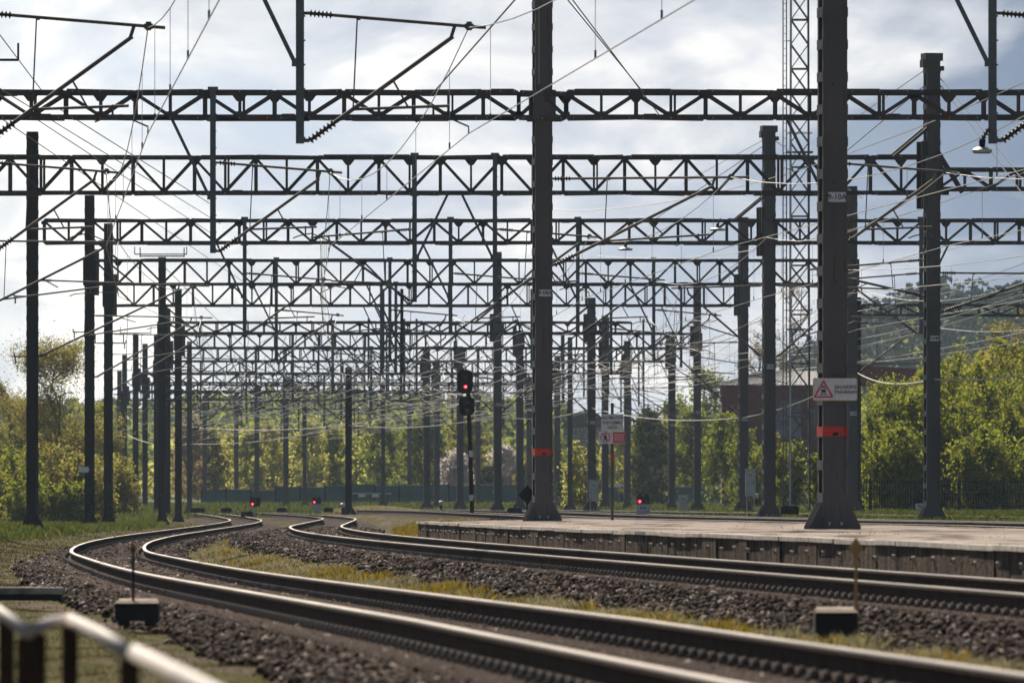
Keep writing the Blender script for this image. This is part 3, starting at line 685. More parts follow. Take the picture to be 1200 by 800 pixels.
for gi, g in enumerate(G):
    D = g['D']; root = empty('portal_gantry', (XX(g['x'][0],D), D, CZ-1)); inv = -Vector(root.location)
    tag(root, g['label'], 'gantry', 'gantries spanning the tracks')
    for (px, zb, zt, rot, dark, plate, op) in g['cols']:
        X = XX(px, D); o2 = {k: v for k, v in op.items() if k != 'arm'}
        face = .42 if dark else .43
        if D > 600: face = .46
        zbase = CZ+zb if abs(X) < 12 or D < 560 else CZ+zb
        c = column(root, inv, X, D, zbase, CZ+zt, R(rot), dark, face=face, plate=plate, **o2)
        if op.get('arm'):
            a = MB(); h = zt-zb; w = 1.25
            a.bar((-w,0,h+.06),(w,0,h+.06),.07,.07,M['steel_dark']); a.bar((-w,0,h),(-w,0,h+.55),.06,.06,M['steel_dark']); a.bar((w,0,h),(w,0,h+.55),.06,.06,M['steel_dark']); a.build('crossarm', c)
        # bracket carrying the beam
        if min(g['x'])-12 <= px <= max(g['x'])+12 and zt > 9:
            b = MB(); hh = g['th']; z0 = 9.6-zb
            b.box((0,-.24,z0+hh/2),(face/2+.07,.05,hh/2+.07), M['steel_dark' if dark else 'steel'])
            b.box((0,.24,z0+hh/2),(face/2+.07,.05,hh/2+.07), M['steel_dark' if dark else 'steel'])
            sgn = 1 if px < 500 else -1
            if not (gi in (0,1)):
                for sy in (-.24,.24):
                    x0 = sgn*face/2
                    b.bar((x0,sy,z0-.9+.9),(x0+sgn*1.0,sy,z0+.03-.0),.09,.06,M['truss'])
                    b.bar((x0,sy,z0+hh+.9),(x0+sgn*1.1,sy,z0+hh),.09,.06,M['truss'])
                    b.box((x0+sgn*.10,sy,z0+hh*.5),(.10,.04,hh*.5+.5),M['truss'])
            b.build('bracket', c)
    xa, xb = XX(g['x'][0],D), XX(g['x'][1],D)
    if gi == 1:      # the slim beam stops either side of the thick column
        truss(root, inv, D, xa, XX(607,D), ZB, g['th'], g['panel'], seed=1)
        truss(root, inv, D, XX(607,D)+.02, XX(663,D), ZB-.012, g['th']-.02, .6, seed=2, phase=1, name='truss_beam')
        truss(root, inv, D, XX(663,D)+.02, xb, ZB, g['th'], g['panel'], seed=3)
    else:
        truss(root, inv, D, xa, xb, ZB, g['th'], g['panel'], seed=gi, sc=1. if D < 450 else 1.15)
    if 'extra' in g:
        e = g['extra']; truss(root, inv, D, XX(e[0],D), XX(e[1],D), CZ+e[2], e[3], .82, seed=99, phase=1)
        b = MB(); 
        for sy in (-.2,.2): b.bar(Vector((XX(1098,D),D+sy,CZ+10.9))+inv, Vector((XX(1128,D),D+sy,CZ+9.6))+inv, .13, .06, M['truss'])
        b.build('knee_brace', root)
    for pi, p in enumerate(g['posts']):
        px, s, r = p; X = XX(px, D)
        drop_post(root, inv, X, D, ZB, g['th'], s, w=.14 if D < 450 else .17)
        ordn = ['leftmost','second','third','fourth'][pi] if len(g['posts']) > 1 else 'only'
        order = sorted(range(len(g['posts'])), key=lambda i: g['posts'][i][0]).index(pi)
        ordn = ['leftmost','second','third','rightmost'][order] if len(g['posts']) > 2 or order == 0 else 'right-hand'
        cl = cantilever(X+s*.07, D, s, r, 'tubular cantilever reaching %s from the %s drop post under %s' % ('right' if s > 0 else 'left', ordn, g['ph']), fine=D < 450, dark=(D < 160))
        clamps[(gi, pi)] = cl
# long cantilevers bolted to columns
def colcant(gi, px, s, r, label, **k):
    D = G[gi]['D']; clamps[(gi, 'c%d' % px)] = cantilever(XX(px,D)+s*.22, D, s, r, label, **k)
colcant(1, 635, 1, 4.95, 'long tubular cantilever reaching right from the thick centre column with the red band', zt=8.05, zl=5.9, drop=-.04)
colcant(2, -60, 1, 5.6, 'long tubular cantilever coming in from the left edge below the second beam', zt=8.1, zl=5.6, drop=.05)
colcant(3, 38, 1, 6.35, 'long tubular cantilever reaching right from the leftmost black column', zt=8.2, zl=5.4, drop=.22)
colcant(4, 105, 1, 5.2, 'long tubular cantilever reaching right from the second black column from the left', zt=8.2, zl=5.5, drop=.1)
colcant(5, 127, 1, 5.0, 'long tubular cantilever reaching right from the third black column from the left', zt=8.2, zl=5.5, drop=.1)
colcant(6, 190, 1, 4.6, 'tubular cantilever reaching right from the fourth black column from the left', zt=8.2, zl=5.6, drop=.1, fine=False)
colcant(7, 209, 1, 4.4, 'tubular cantilever reaching right from the fifth black column from the left', zt=8.2, zl=5.6, drop=.1, fine=False)
colcant(2, 1092, 1, 3.6, 'tubular cantilever reaching right towards the bushes from the tall right column', zt=7.1, zl=5.9, drop=.02)
colcant(2, 1091, -1, 3.6, 'tubular cantilever sloping left from the tall right column', zt=7.5, zl=6.4, drop=.3)
colcant(3, 901, -1, 3.4, 'tubular cantilever reaching left from the column right of the grey cabinet', zt=8.0, zl=5.4, drop=.1)
colcant(3, 902, 1, 3.3, 'tubular cantilever reaching right from the column right of the grey cabinet', zt=8.0, zl=5.4, drop=.1)
colcant(4, 998, 1, 3.2, 'tubular cantilever reaching right from the column half hidden by the warning sign column', zt=7.9, zl=5.7, drop=.1)
colcant(5, 871, -1, 4.2, 'tubular cantilever reaching left from the column that holds the grey cabinet', zt=7.8, zl=4.3, drop=.1)
colcant(6, 583, -1, 3.6, 'tubular cantilever reaching left from the column right of the main signal', zt=8., zl=5.2, drop=.1, fine=False)
colcant(6, 584, 1, 3.6, 'tubular cantilever reaching right from the column right of the main signal', zt=8., zl=5.2, drop=.1, fine=False)
colcant(6, 693, -1, 3.4, 'tubular cantilever reaching left from the column with the white cabinet', zt=8., zl=5.2, drop=.1, fine=False)
colcant(7, 817, -1, 5.6, 'long tubular cantilever reaching left from the column beside the grey relay box', zt=7.8, zl=4.6, drop=.1, fine=False)
colcant(8, 787, -1, 5.0, 'tubular cantilever reaching left from the column just right of the small twin-lamp signal', zt=7.8, zl=4.6, drop=.1, fine=False)
colcant(9, 735, -1, 4.4, 'tubular cantilever reaching left from the column just left of the small twin-lamp signal', zt=7.8, zl=4.6, drop=.1, fine=False)
colcant(8, 539, -1, 3.6, 'far tubular cantilever reaching left from the pale column left of the main signal mast', zt=7.8, zl=4.8, drop=.1, fine=False)
colcant(7, 609, 1, 3.0, 'far tubular cantilever on the right of the pale column beside the thick centre column', zt=7.8, zl=4.8, drop=.1, fine=False)
colcant(9, 500, -1, 4.0, 'far tubular cantilever reaching left from the pale column before the yellow tree', zt=7.8, zl=4.8, drop=.1, fine=False)

# small gantry far right
D = 450; root = empty('portal_gantry', (XX(1012,D), D, CZ-1)); inv = -Vector(root.location)
tag(root, 'small dark gantry low at the right, against the wooded slope', 'gantry', 'gantries spanning the tracks')
for px in (1006, 1330): column(root, inv, XX(px,D), D+.6, CZ-.5, CZ+10.8, 0, True, face=.3)
truss(root, inv, D, XX(1010,D), XX(1330,D), CZ+9.85, .52, 1.0, seed=5)

# single masts
def mast(px, D, zb, ytop, label, dark=True, w=.40, arm=None):
    r = empty('mast', (XX(px,D), D, CZ+zb)); tag(r, label, 'mast', 'single masts between the tracks'); inv = -Vector(r.location)
    column(r, inv, XX(px,D), D, CZ+zb, CZ+(HY-ytop)/F*D, 0, dark, face=w)
    if arm:
        s, rr = arm; cantilever(XX(px,D)+s*.2, D, s, rr, 'cantilever reaching %s from %s' % ('right' if s > 0 else 'left', label), zt=7.4, zl=5.0, fine=False)
mast(408.5, 533, -.75, 430, 'lone dark mast at the left end of the grassy mound', arm=(-1,3.4))
mast(222, 600, -.9, 400, 'slim grey mast just right of the row of black columns', False, .34, (1,3.2))
mast(449, 690, -.4, 452, 'short pale mast in the gap between the far trees and the yellow tree', False, .3)
mast(357, 760, -.4, 462, 'short thin mast above the far row of yellow-green trees', False, .3)
mast(668, 520, -.5, 395, 'slim grey mast just right of the thick centre column', False, .28, (-1,2.6))

# lattice tower
def lattice_tower():
    D = 400; r = empty('lattice_tower', (XX(937,D), D, CZ-.42)); tag(r, 'tall slim steel lattice tower with ladder, left of the column with the warning sign', 'tower')
    H = 26.; w0 = .46; w1 = .40; hw = lambda z: w0+(w1-w0)*z/H
    L = [(-1,-1),(1,-1),(1,1),(-1,1)]
    for sx, sy in L:
        mb = MB(); mb.bar((sx*w0,sy*w0,0),(sx*w1,sy*w1,H),.075,.075,M['zinc'] if sx*sy > 0 else M['truss']); mb.build('leg', r)
    mb = MB(); z = 0; k = 0
    while z < H-1:
        z2 = z+1.15
        for i in range(4):
            a = L[i]; b = L[(i+1)%4]
            pa = lambda q, zz: (q[0]*hw(zz), q[1]*hw(zz), zz)
            mb.bar(pa(a,z), pa(b,z2), .045,.045, M['post']); mb.bar(pa(b,z), pa(a,z2), .045,.045, M['post'])
            if k % 2 == 0: mb.bar(pa(a,z), pa(b,z), .06,.06, M['post'])
        z = z2; k += 1
    mb.build('bracing', r)
    mb = MB()
    for x in (-.78,-.62): mb.tube([(x,-.2,0),(x,-.2,H)], .03, M['tube'], 5)
    for z in np.arange(.3,H,.35): mb.tube([(-.78,-.2,z),(-.62,-.2,z)], .012, M['tube_dark'], 4)
    for z in np.arange(1,H,3.): mb.bar((-.62,-.2,z),(-.45,-.3,z),.04,.04,M['post'])
    mb.build('ladder', r)
    for z in (4.4, 8.5, 16.8):
        mb = MB(); mb.box((0,0,z),(.62,.62,.03),M['post']); 
        for sy in (-.6,.6): mb.bar((-.6,sy,z+.9),(.6,sy,z+.9),.03,.03,M['post'])
        mb.build('landing', r)
lattice_tower()

# ---------------------------------------------------------------- overhead wires
def wire_run(pts, label, drops=True, r=.011, sag=.9, contact=True, m='wire', group='overhead contact wires'):
    """pts: (messenger point, contact point) pairs from support to support"""
    root = empty('overhead_wire', pts[0][0]); tag(root, label, 'overhead wire', group); inv = -Vector(pts[0][0])
    mw = MB(); cw = MB(); P = []; Q = []
    for i in range(len(pts)-1):
        (a, c), (b, d) = pts[i], pts[i+1]
        L = (b-a).length; s = min(sag, 1.1)*(L/60)**2
        s = min(s, 1.2)
        n = 10
        for k in range(n+(i == len(pts)-2)):
            t = k/n; p = a.lerp(b, t); p.z -= s*4*t*(1-t); P.append(p+inv); q = c.lerp(d, t); Q.append(q+inv)
            if drops and contact and 0 < k < n and (k % 2 == 1) and P[-1].z-Q[-1].z > .15:
                dm = MB(); dm.tube([P[-1], Q[-1]], .005, M[m], 4); dm.tube([Q[-1], Q[-1]+Vector((0,0,.12))], .016, M['wire_dark'], 4)
                dm.build('dropper', root)
    rad = lambda V: [max(r, abs((v-inv).y)*.9e-5*0+r) for v in V]
    mw.tube(P, r, M[m], 5); mw.build('messenger_wire', root)
    if contact: cw.tube(Q, r*.95, M[m], 5); cw.build('contact_wire', root)
def tp(X, D, hz=0): return (Vector((X, D-.34, CZ+8.2+hz)), Vector((X, D-.34, CZ+6.37)))
def cl(*k): return clamps[k]
XY = lambda f, D: float(f(D))
wire_run([tp(XY(X1,60),60), tp(XY(X1,98),98), cl(0,0), cl(1,0), cl(2,'c-60'), cl(3,'c38'), cl(4,'c105'), cl(5,'c127'), cl(6,'c190'), cl(7,'c209'), tp(XX(222,600)+2,600), tp(XY(X1,700),700), tp(XY(X1,807),807)], 'messenger and contact wire pair over the nearest track, rising to the top left')
wire_run([tp(XY(X2,60),60), tp(XY(X2,98),98), cl(0,1), cl(1,1), cl(2,0), cl(3,0), cl(4,0), cl(5,0), cl(6,0), cl(7,0), cl(8,2), tp(XY(X2,636)+1,636), tp(XY(X2,750),750)], 'wire pair over the platform track, crossing behind the thick centre column to the top right')
wire_run([tp(17.5,90), cl(0,2), cl(1,'c635'), cl(2,1), cl(3,1), cl(4,1), cl(5,1), cl(7,2), cl(8,0), cl(9,1), cl(10,0)], 'wire pair over the track behind the platform, from the lamp post at the right')
wire_run([tp(22,110), tp(16.5,150), cl(1,2), tp(7.9,265), cl(3,2), cl(4,2), cl(5,2), cl(6,1), cl(7,1), cl(8,1), cl(9,2), cl(10,1)], 'wire pair passing right behind the warning sign column and down towards the main signal')
wire_run([tp(27,160), tp(20.5,213), cl(2,'c1091'), cl(3,3), tp(11,376), cl(5,'c871'), cl(7,'c817'), cl(8,'c787'), cl(9,'c735')], 'wire pair sloping across the tall right column towards the lattice tower')
wire_run([tp(31,213), cl(2,'c1092'), cl(3,'c902'), tp(10,450), cl(6,'c584'), cl(9,'c500')], 'wire pair from the right edge above the bushes to the columns by the grey cabinet')
wire_run([tp(24,280), cl(4,'c998'), tp(9,450), cl(8,'c539'), cl(11,1)], 'wire pair in front of the brick building')
wire_run([cl(3,'c901'), tp(6.,376), cl(6,'c693'), tp(-6.,600), cl(12,1)], 'wire pair left of the column beside the grey cabinet')
def stay(x1, y1, d1, x2, y2, d2, r=.014, m='wire_dark', sag=0.):
    return at(x1,y1,d1), at(x2,y2,d2), r, m, sag
def single_wire(spans, label, name='stay_wire', cat='stay wire', group=None):
    r0 = spans[0][0].copy(); root = None; mb = MB()
    for a, b, r, m, sag in spans:
        pts = []
        for k in range(13):
            t = k/12; p = a.lerp(b,t); p.z -= sag*4*t*(1-t); pts.append(p-r0)
        mb.tube(pts, r, M[m], 5)
    o = mb.build(name, loc=r0); tag(o, label, cat, group); return o
SG = 'thin stay wires strung between columns and beams'
single_wire([stay(607,-4,170,505,112,213,.02)], 'dark stay wire running down left from the thick centre column to the topmost beam', group=SG)
single_wire([stay(662,-4,175,752,106,213,.014)], 'left one of two parallel dark stays right of the thick centre column', group=SG)
single_wire([stay(668,-4,175,775,138,213,.014)], 'right one of two parallel dark stays right of the thick centre column', group=SG)
single_wire([stay(-10,28,170,48,105,213,.012)], 'short dark stay at the top left corner by the small insulator', group=SG)
single_wire([stay(0,104,200,258,262,376,.014)], 'upper dark feeder wire falling right behind the leftmost black column', group=SG)
single_wire([stay(0,112,200,250,275,400,.014)], 'lower dark feeder wire falling right behind the leftmost black column', group=SG)
single_wire([stay(0,138,220,285,330,485,.014)], 'dark feeder wire falling right across the second black column', group=SG)
single_wire([stay(70,128,213,245,238,300,.014)], 'dark wire falling right from the topmost beam towards the hanging post', group=SG)
single_wire([stay(1102,92,265,1202,215,230,.016)], 'upper dark stay from the top of the tall right column to the right edge', group=SG)
single_wire([stay(1102,100,265,1202,232,230,.016)], 'lower dark stay from the top of the tall right column to the right edge', group=SG)
single_wire([stay(1084,82,265,1000,140,290,.018,'wire')], 'pale stay falling left from the top of the tall right column', group=SG)
single_wire([stay(1084,100,265,965,200,310,.016)], 'dark stay falling left from below the head of the tall right column', group=SG)
single_wire([stay(893,165,316,800,215,376,.016,'wire')], 'pale stay falling left from the head of the column beside the lattice tower', group=SG)
single_wire([stay(893,172,316,760,262,417,.016)], 'dark stay falling left from the head of the column beside the lattice tower', group=SG)
single_wire([stay(908,165,316,1010,232,300,.014)], 'dark stay falling right from the head of the column beside the lattice tower', group=SG)
single_wire([stay(195,315,485,300,420,640,.02)], 'far dark stay falling right from the fourth black column', group=SG)
single_wire([stay(160,395,700,215,450,800,.02)], 'far dark stay falling right from the column with the U-shaped crossarm', group=SG)
for i, (a, lab) in enumerate([((1220,88,200,640,245,376),'bright feeder wire crossing highest behind the warning sign column'),((1220,195,250,700,300,400),'bright feeder wire crossing under the hanging lamp at right'),
        ((1220,265,330,700,330,500),'bright feeder wire crossing above the small right gantry'),((1220,312,330,780,372,520),'bright feeder wire just over the small right gantry'),
        ((1220,336,300,820,402,480),'upper bright wire of three in front of the wooded slope'),((1220,343,300,820,412,480),'middle bright wire of three in front of the wooded slope'),((1220,385,320,690,430,560),'lower bright wire of three in front of the wooded slope'),
        ((1220,300,400,900,345,420),'bright wire left of the bare trees on the slope'),((900,372,420,560,452,700),'bright wire falling left to the main signal'),((860,395,450,500,462,720),'bright wire just above the main signal head'),
        ((640,392,560,330,462,800),'bright wire left of the thick centre column among the far beams'),((560,420,600,220,470,820),'bright wire along the far beams in the centre'),((560,470,600,225,500,820),'bright wire just over the far yellow-green trees'),((480,440,640,235,452,820),'bright wire among the farthest beams')]):
    single_wire([stay(*a, .014 if a[2] < 420 else .02, 'wire', 1.0)], lab, 'feeder_wire', 'feeder wire', 'bright feeder wires')
sp = [(1300,412,250),(1092,444,265),(1005,437,376),(871,489,417),(693,478,485),(583,487,485),(408,498,533),(222,520,600),(150,510,700)]
single_wire([stay(*sp[i], *sp[i+1], .024, 'cable', .30 if i < 3 else .38) for i in range(len(sp)-1)], 'thick pale cable slung from column to column across the whole yard', 'slung_cable', 'cable')

# the distant tangle
def tangle():
    mb = MB(); rd = random.Random(5)
    offs = [(i,i) for i in range(15)]
    Ds = [417,485,533,582,636,700,750,807,880]
    for k, (xa, _) in enumerate(offs):
        for i in range(len(Ds)-1):
            a, b = Ds[i], Ds[i+1]; X0 = float(X4(a))-15+k*1.75; X1_ = float(X4(b))-15+k*1.75+rd.uniform(-.6,.6)
            if not -.045 < X0/a < .034: continue
            zm, zc = rd.uniform(7.9,8.5), rd.uniform(6.25,6.6); P = []
            for t in range(7):
                t /= 6; P.append((X0+(X1_-X0)*t, a+(b-a)*t, CZ+zm-.9*4*t*(1-t)))
            mb.tube(P, .013, M['wire'], 4, False); mb.tube([(X0,a,CZ+zc),(X1_,b,CZ+zc)], .013, M['wire'], 4, False)
            for t in (1,2,3,4,5): p = P[t]; mb.tube([p,(p[0],p[1],CZ+zc)], .006, M['wire_dark'], 3, False)
            if rd.random() < .45: mb.tube([(X0,a,CZ+zm+rd.uniform(.3,1.)),(X1_+rd.uniform(-4,4),b,CZ+rd.uniform(6.5,9.2))], .012, M['wire'], 4, False)
    for a in Ds[1:]:
        for _ in range(17):
            X0 = rd.uniform(-.040,.034)*a; s_ = rd.choice((-1,1)); l = rd.uniform(1.,2.6); z = CZ+rd.uniform(6.2,8.4)
            mb.tube([(X0,a,z),(X0+s_*l,a,z+rd.uniform(-.1,.9))], rd.choice((.02,.03,.036)), M['tube'], 4)
            mb.tube([(X0,a+3,z-.5),(X0+s_*l*.7,a+3,z-.45),(X0+s_*l*.9,a+3,z-.65)], .018, M['tube'], 4)
    for a in Ds:
        for _ in range(5):
            X0 = rd.uniform(-.038,.020)*a; mb.bar((X0,a-.3,CZ+rd.uniform(6.,7.)),(X0,a-.3,CZ+10.4),.12,.1,M['post'])
            mb.bar((X0-1,a-.3,CZ+9.6),(X0-.08,a-.3,CZ+7.6),.06,.05,M['truss'])
    o = mb.build('distant_wiring'); tag(o, 'tangle of distant wires, droppers, thin hangers and registration arms under the far beams', 'wiring', kind='stuff')
tangle()
# hanging lamps
def lamp(px, py, D, w, label):
    p = at(px, py, D); r = empty('hanging_lamp', p); tag(r, label, 'lamp', 'flat hanging lamps'); mb = MB()
    mb.tube([(0,0,0),(0,0,.05),(0,0,.09),(0,0,.10)], [w*.95,w,w*.6,w*.25], M['zinc'], 16); mb.build('shade', r)
    mb = MB(); mb.tube([(0,0,-.012),(0,0,-.0)], w*.85, M['tube'], 16); mb.build('diffuser', r)
    mb = MB(); mb.tube([(0,0,.10),(0,0,.2),(.04,0,.24)], [.05,.06,.03], M['black'], 8); mb.ribbed((-.02,0,.2),(.12,0,.42),.05,M['insul'],8,4); mb.build('holder', r)
lamp(1151, 179, 147.6, .175, 'flat round lamp hanging from the foot of the post at the top right corner')
lamp(733, 293, 300, .26, 'flat round lamp below the long cantilever, left one of two')
lamp(841, 270, 300, .28, 'flat round lamp below the tip of the long cantilever, right one of two')

# ---------------------------------------------------------------- signals, signs, cabinets
def stadium(hw, hh, r, n=6):
    pts = []
    for cx, cz, a0 in ((hw-r,-hh+r,-90),(hw-r,hh-r,0),(-hw+r,hh-r,90),(-hw+r,-hh+r,180)):
        for i in range(n+1):
            a = R(a0+90*i/n); pts.append((cx+r*math.cos(a), cz+r*math.sin(a)))
    return pts
def hood(mb, x, z, y, r, m, l=.16):
    vs = []; fs = []; n = 8
    for i in range(n+1):
        a = R(-10+200*i/n)
        for yy, k in ((y,1),(y-l,1.0)):
            for rr in (r, r+.008): vs.append((x+rr*k*math.cos(a), yy, z+rr*k*math.sin(a)))
    for i in range(n):
        b = i*4; c = b+4
        fs += [(b,b+2,c+2,c),(b+1,c+1,c+3,b+3),(b+2,b+3,c+3,c+2)]
    mb.add(vs, fs, m)
def main_signal():
    D = 330; p = at(547.5, 600.5, D); r = empty('main_signal', p); tag(r, 'tall railway signal with two black oval heads, the upper one showing red', 'railway signal')
    u = D/F
    mb = MB(); H = (600.5-436)*u
    mb.tube([(.19,.12,0),(.02,.12,H)], .085, M['rail_side'], 10); mb.tube([(.17,.12,(600-586)*u),(.165,.12,(600-579)*u)], .089, M['platew'], 10); mb.box((.14,.02,(600-531)*u),(.08,.012,.13),M['platew'])
    mb.build('mast', r)
    for (x, y, hh, ls) in ((545,447,14,((-3.5,0),(1,1),)), (547,475.5,11.5,((-3,0),(4,0)))):
        cz = (600.5-y)*u; cx = (x-547.5)*u
        hb = MB(); hb.poly_prism([(cx+a, cz+b) for a, b in stadium(9.2*u, hh*u, 7*u)], -.02, .0, M['black']); hb.box((cx,.08,cz),(.16,.09,hh*u*.8),M['black'])
        h = hb.build('signal_head', r)
        for dz in ((-6,6) if hh > 12 else (-4.5,4.5)):
            on = hh > 12 and dz < 0
            lm = MB(); 
            lm.tube([(cx,-.026,cz+dz*u),(cx,-.045,cz+dz*u)], .085, M['lensoff'], 14)
            if on: lm.tube([(cx+.02,-.05,cz+dz*u),(cx+.02,-.062,cz+dz*u)], .078, M['lensred'], 14); lm.tube([(cx+.02,-.064,cz+dz*u),(cx+.02,-.066,cz+dz*u)], .035, M['lensdot'], 12)
            hood(lm, cx, cz+dz*u, -.02, .10, M['black']); lm.build('lens', h)
main_signal()
def dwarf(px, pyb, D, label, plate=None, lit=True, post=False, side=1, pale=True):
    """two-by-two dwarf signal: hooded lamps on a grey case"""
    p = at(px, pyb, D); r = empty('dwarf_signal', p); tag(r, label, 'dwarf signal', 'small ground signals')
    mb = MB()
    if post: mb.tube([(0,0,0),(0,0,.38)], .05, M['zinc'], 8); mb.box((0,0,.40),(.12,.1,.04),M['black'])
    else: mb.poly_prism([(-.27,0),(.27,0),(.25,.38),(-.25,.38)], -.15, .15, M['cab' if pale else 'tube_dark'])
    mb.build('case', r)
    if plate:
        b = MB(); b.box((0,-.165,.235),(.17,.008,.10),M['platew']); b.text(plate, .19, (0,.235), M['ink'], -.176); b.build('number_plate', r)
    for sx in (-1, 1):
        hb = MB(); hb.box((sx*.135,.05,.60),(.118,.10,.22),M['black']); h = hb.build('lamp_housing', r)
        for z in (.70,.49):
            on = lit and sx*side < 0 and z < .6
            b = MB(); b.tube([(sx*.135,-.055,z),(sx*.135,-.075,z)], .078, M['lensred'] if on else M['lensoff'], 14)
            if on: b.tube([(sx*.135+.015,-.078,z),(sx*.135+.015,-.080,z)], .03, M['lensdot'], 10)
            hood(b, sx*.135, z, -.05, .10, M['white'] if z > .6 and not post else M['black'], .15); b.build('lens', h)
dwarf(753.5, 602, 330, 'small twin-lamp ground signal with plate N4 on a grey case, left lamp red', 'N4')
dwarf(371, 598.5, 470, 'far ground signal with white hoods and red lamp, left of the lone dark mast', None)
dwarf(299, 602, 420, 'far ground signal on a thin post, red lamp lit, beside the nearest track bend', None, post=True)
dwarf(1078, 601, 300, 'unlit small ground signal tucked against the left side of the tall right column', 'N', lit=False, post=True)

def platform_sign():
    D = 222; r = empty('sign_post', at(717.5, 610, D)); tag(r, 'thin post on the platform carrying a white text board over a red no-walking board', 'sign'); u = D/F
    mb = MB(); H = (610-472)*u; mb.tube([(0,.05,0),(0,.05,H)], .038, M['steel'], 8); mb.tube([(0,.05,(610-538)*u),(0,.05,(610-531)*u)], .042, M['red'], 8); mb.build('pole', r)
    z = lambda y: (610-y)*u
    mb = MB(); cx = 0*u; mb.box((cx,0,z(495)),(13*u,.008,10*u),M['platew'])
    for i, t in enumerate(('LOKOMOTYVŲ','SUSTOJIMO','VIETA')): mb.text(t, .10, (cx, z(489.5+i*5.7)), M['ink'], -.011)
    mb.build('text_board', r)
    mb = MB(); zc = z(512.5); mb.box((-.5*u,0,zc),(15.5*u,.008,7.2*u),M['platew'])
    mb.box((8*u,-.012,zc),(7*u,.004,6.3*u),M['signred'])
    for i, w in enumerate((6,5.4,6,5.6)): mb.box((8*u,-.019,zc+(3.6-i*2.4)*u),(w*u,.003,.38*u),M['white'])
    ring = [Vector((-8.2*u+5.4*u*math.cos(a),-.014,zc+5.4*u*math.sin(a))) for a in np.linspace(0,2*math.pi,25)]
    mb.tube(ring, .011, M['signred'], 5, False)
    mb.bar((-12*u,-.014,zc+3.9*u),(-4.4*u,-.014,zc-3.9*u),.018,.006,M['signred'])
    # walking figure
    mb.disc((-8*u,zc+3.2*u), .9*u, -.020,-.014, M['ink'], 8)
    for a, b in (((-8,2.2),(-8.3,-.4)),((-8.3,-.4),(-10,-3.6)),((-8.3,-.4),(-6.2,-3.6)),((-8,1.6),(-10,0)),((-8,1.6),(-6.3,.2))): mb.bar((a[0]*u,-.018,zc+a[1]*u),(b[0]*u,-.018,zc+b[1]*u),.024,.006,M['ink'])
    mb.build('no_walking_board', r)
platform_sign()

def warning_sign():
    D = 148; c = at(978, 456.3, D); c.y = D-.24; r = empty('warning_sign', c); tag(r, 'white SAUGOKIS TRAUKINIO board with a train in a red triangle, on the thick column', 'sign'); u = D/F
    mb = MB(); mb.poly_prism(stadium(26*u,13.3*u,2.2*u), -.010,.010, M['yellow']); mb.poly_prism(stadium(25.2*u,12.5*u,1.8*u), -.013,-.010, M['platew'])
    mb.box((-.4*u,-.015,0),(.25*u,.002,11.5*u),M['yellow']); mb.box((-20*u,.04,0),(.03,.04,.12),M['zinc']); mb.box((15*u,.04,0),(.03,.04,.12),M['zinc'])
    mb.build('board', r)
    mb = MB(); A = [(-24,-8.8),(-3,-8.8),(-13.5,9.8)]
    for i in range(3): a, b = A[i], A[(i+1)%3]; mb.bar((a[0]*u,-.018,a[1]*u),(b[0]*u,-.018,b[1]*u),.028,.006,M['signred'])
    mb.build('triangle', r)
    mb = MB(); mb.poly_prism([(x*u,z*u) for x, z in ((-16,-3.5),(-11,-3.5),(-11,2.2),(-12,3.2),(-15,3.2),(-16,2.2))], -.020,-.015, M['ink'])
    mb.box((-13.5*u,-.022,.9*u),(1.7*u,.002,.9*u),M['platew']); mb.box((-13.5*u,-.018,4*u),(1.6*u,.003,.25*u),M['ink'])
    mb.bar((-15.2*u,-.018,-4*u),(-16.8*u,-.018,-7*u),.012,.005,M['ink']); mb.bar((-11.8*u,-.018,-4*u),(-10.2*u,-.018,-7*u),.012,.005,M['ink']); mb.bar((-16*u,-.018,-5.6*u),(-11*u,-.018,-5.6*u),.010,.005,M['ink'])
    mb.build('train_symbol', r)
    mb = MB(); mb.text('SAUGOKIS', .078, (12.4*u, 2.6*u), M['ink'], -.018); mb.build('wording', r); mb = MB(); mb.text('TRAUKINIO', .073, (12.4*u, -3.4*u), M['ink'], -.018); mb.build('wording', r)
warning_sign()
def cabinet(px, pyc, D, w, h, label, legs=0., d=.28, name='cabinet', extra=True):
    c = at(px, pyc, D); r = empty(name, c); tag(r, label, 'cabinet', 'grey equipment cabinets'); mb = MB()
    mb.box((0,0,0),(w/2,d/2,h/2),M['cab']); mb.box((0,0,h/2+.02),(w/2+.03,d/2+.03,.02),M['cab'])
    if legs:
        for sx in (-1,1): mb.bar((sx*w*.35,0,-h/2),(sx*w*.35,0,-h/2-legs),.05,.05,M['zinc'])
    mb.build('casing', r)
    mb = MB(); mb.box((0,-d/2-.010,0),(w*.44,.008,h*.46),M['cab']); mb.box((w*.30,-d/2-.03,0),(.012,.015,.06),M['black']); mb.box((-.02,-d/2-.021,h*.28),(w*.14,.002,.03),M['ochre']); mb.build('door', r)
cabinet(696, 575, 470, .56, 1.15, 'pale grey cabinet mounted low on the column left of the platform sign', legs=.55)
cabinet(879.5, 565.5, 415, .50, 1.3, 'tall narrow grey cabinet fixed to the left of the column by the brick building', legs=.7)
cabinet(801, 588.5, 480, .52, .78, 'squat grey relay box with a dark opening between two columns', legs=.1)
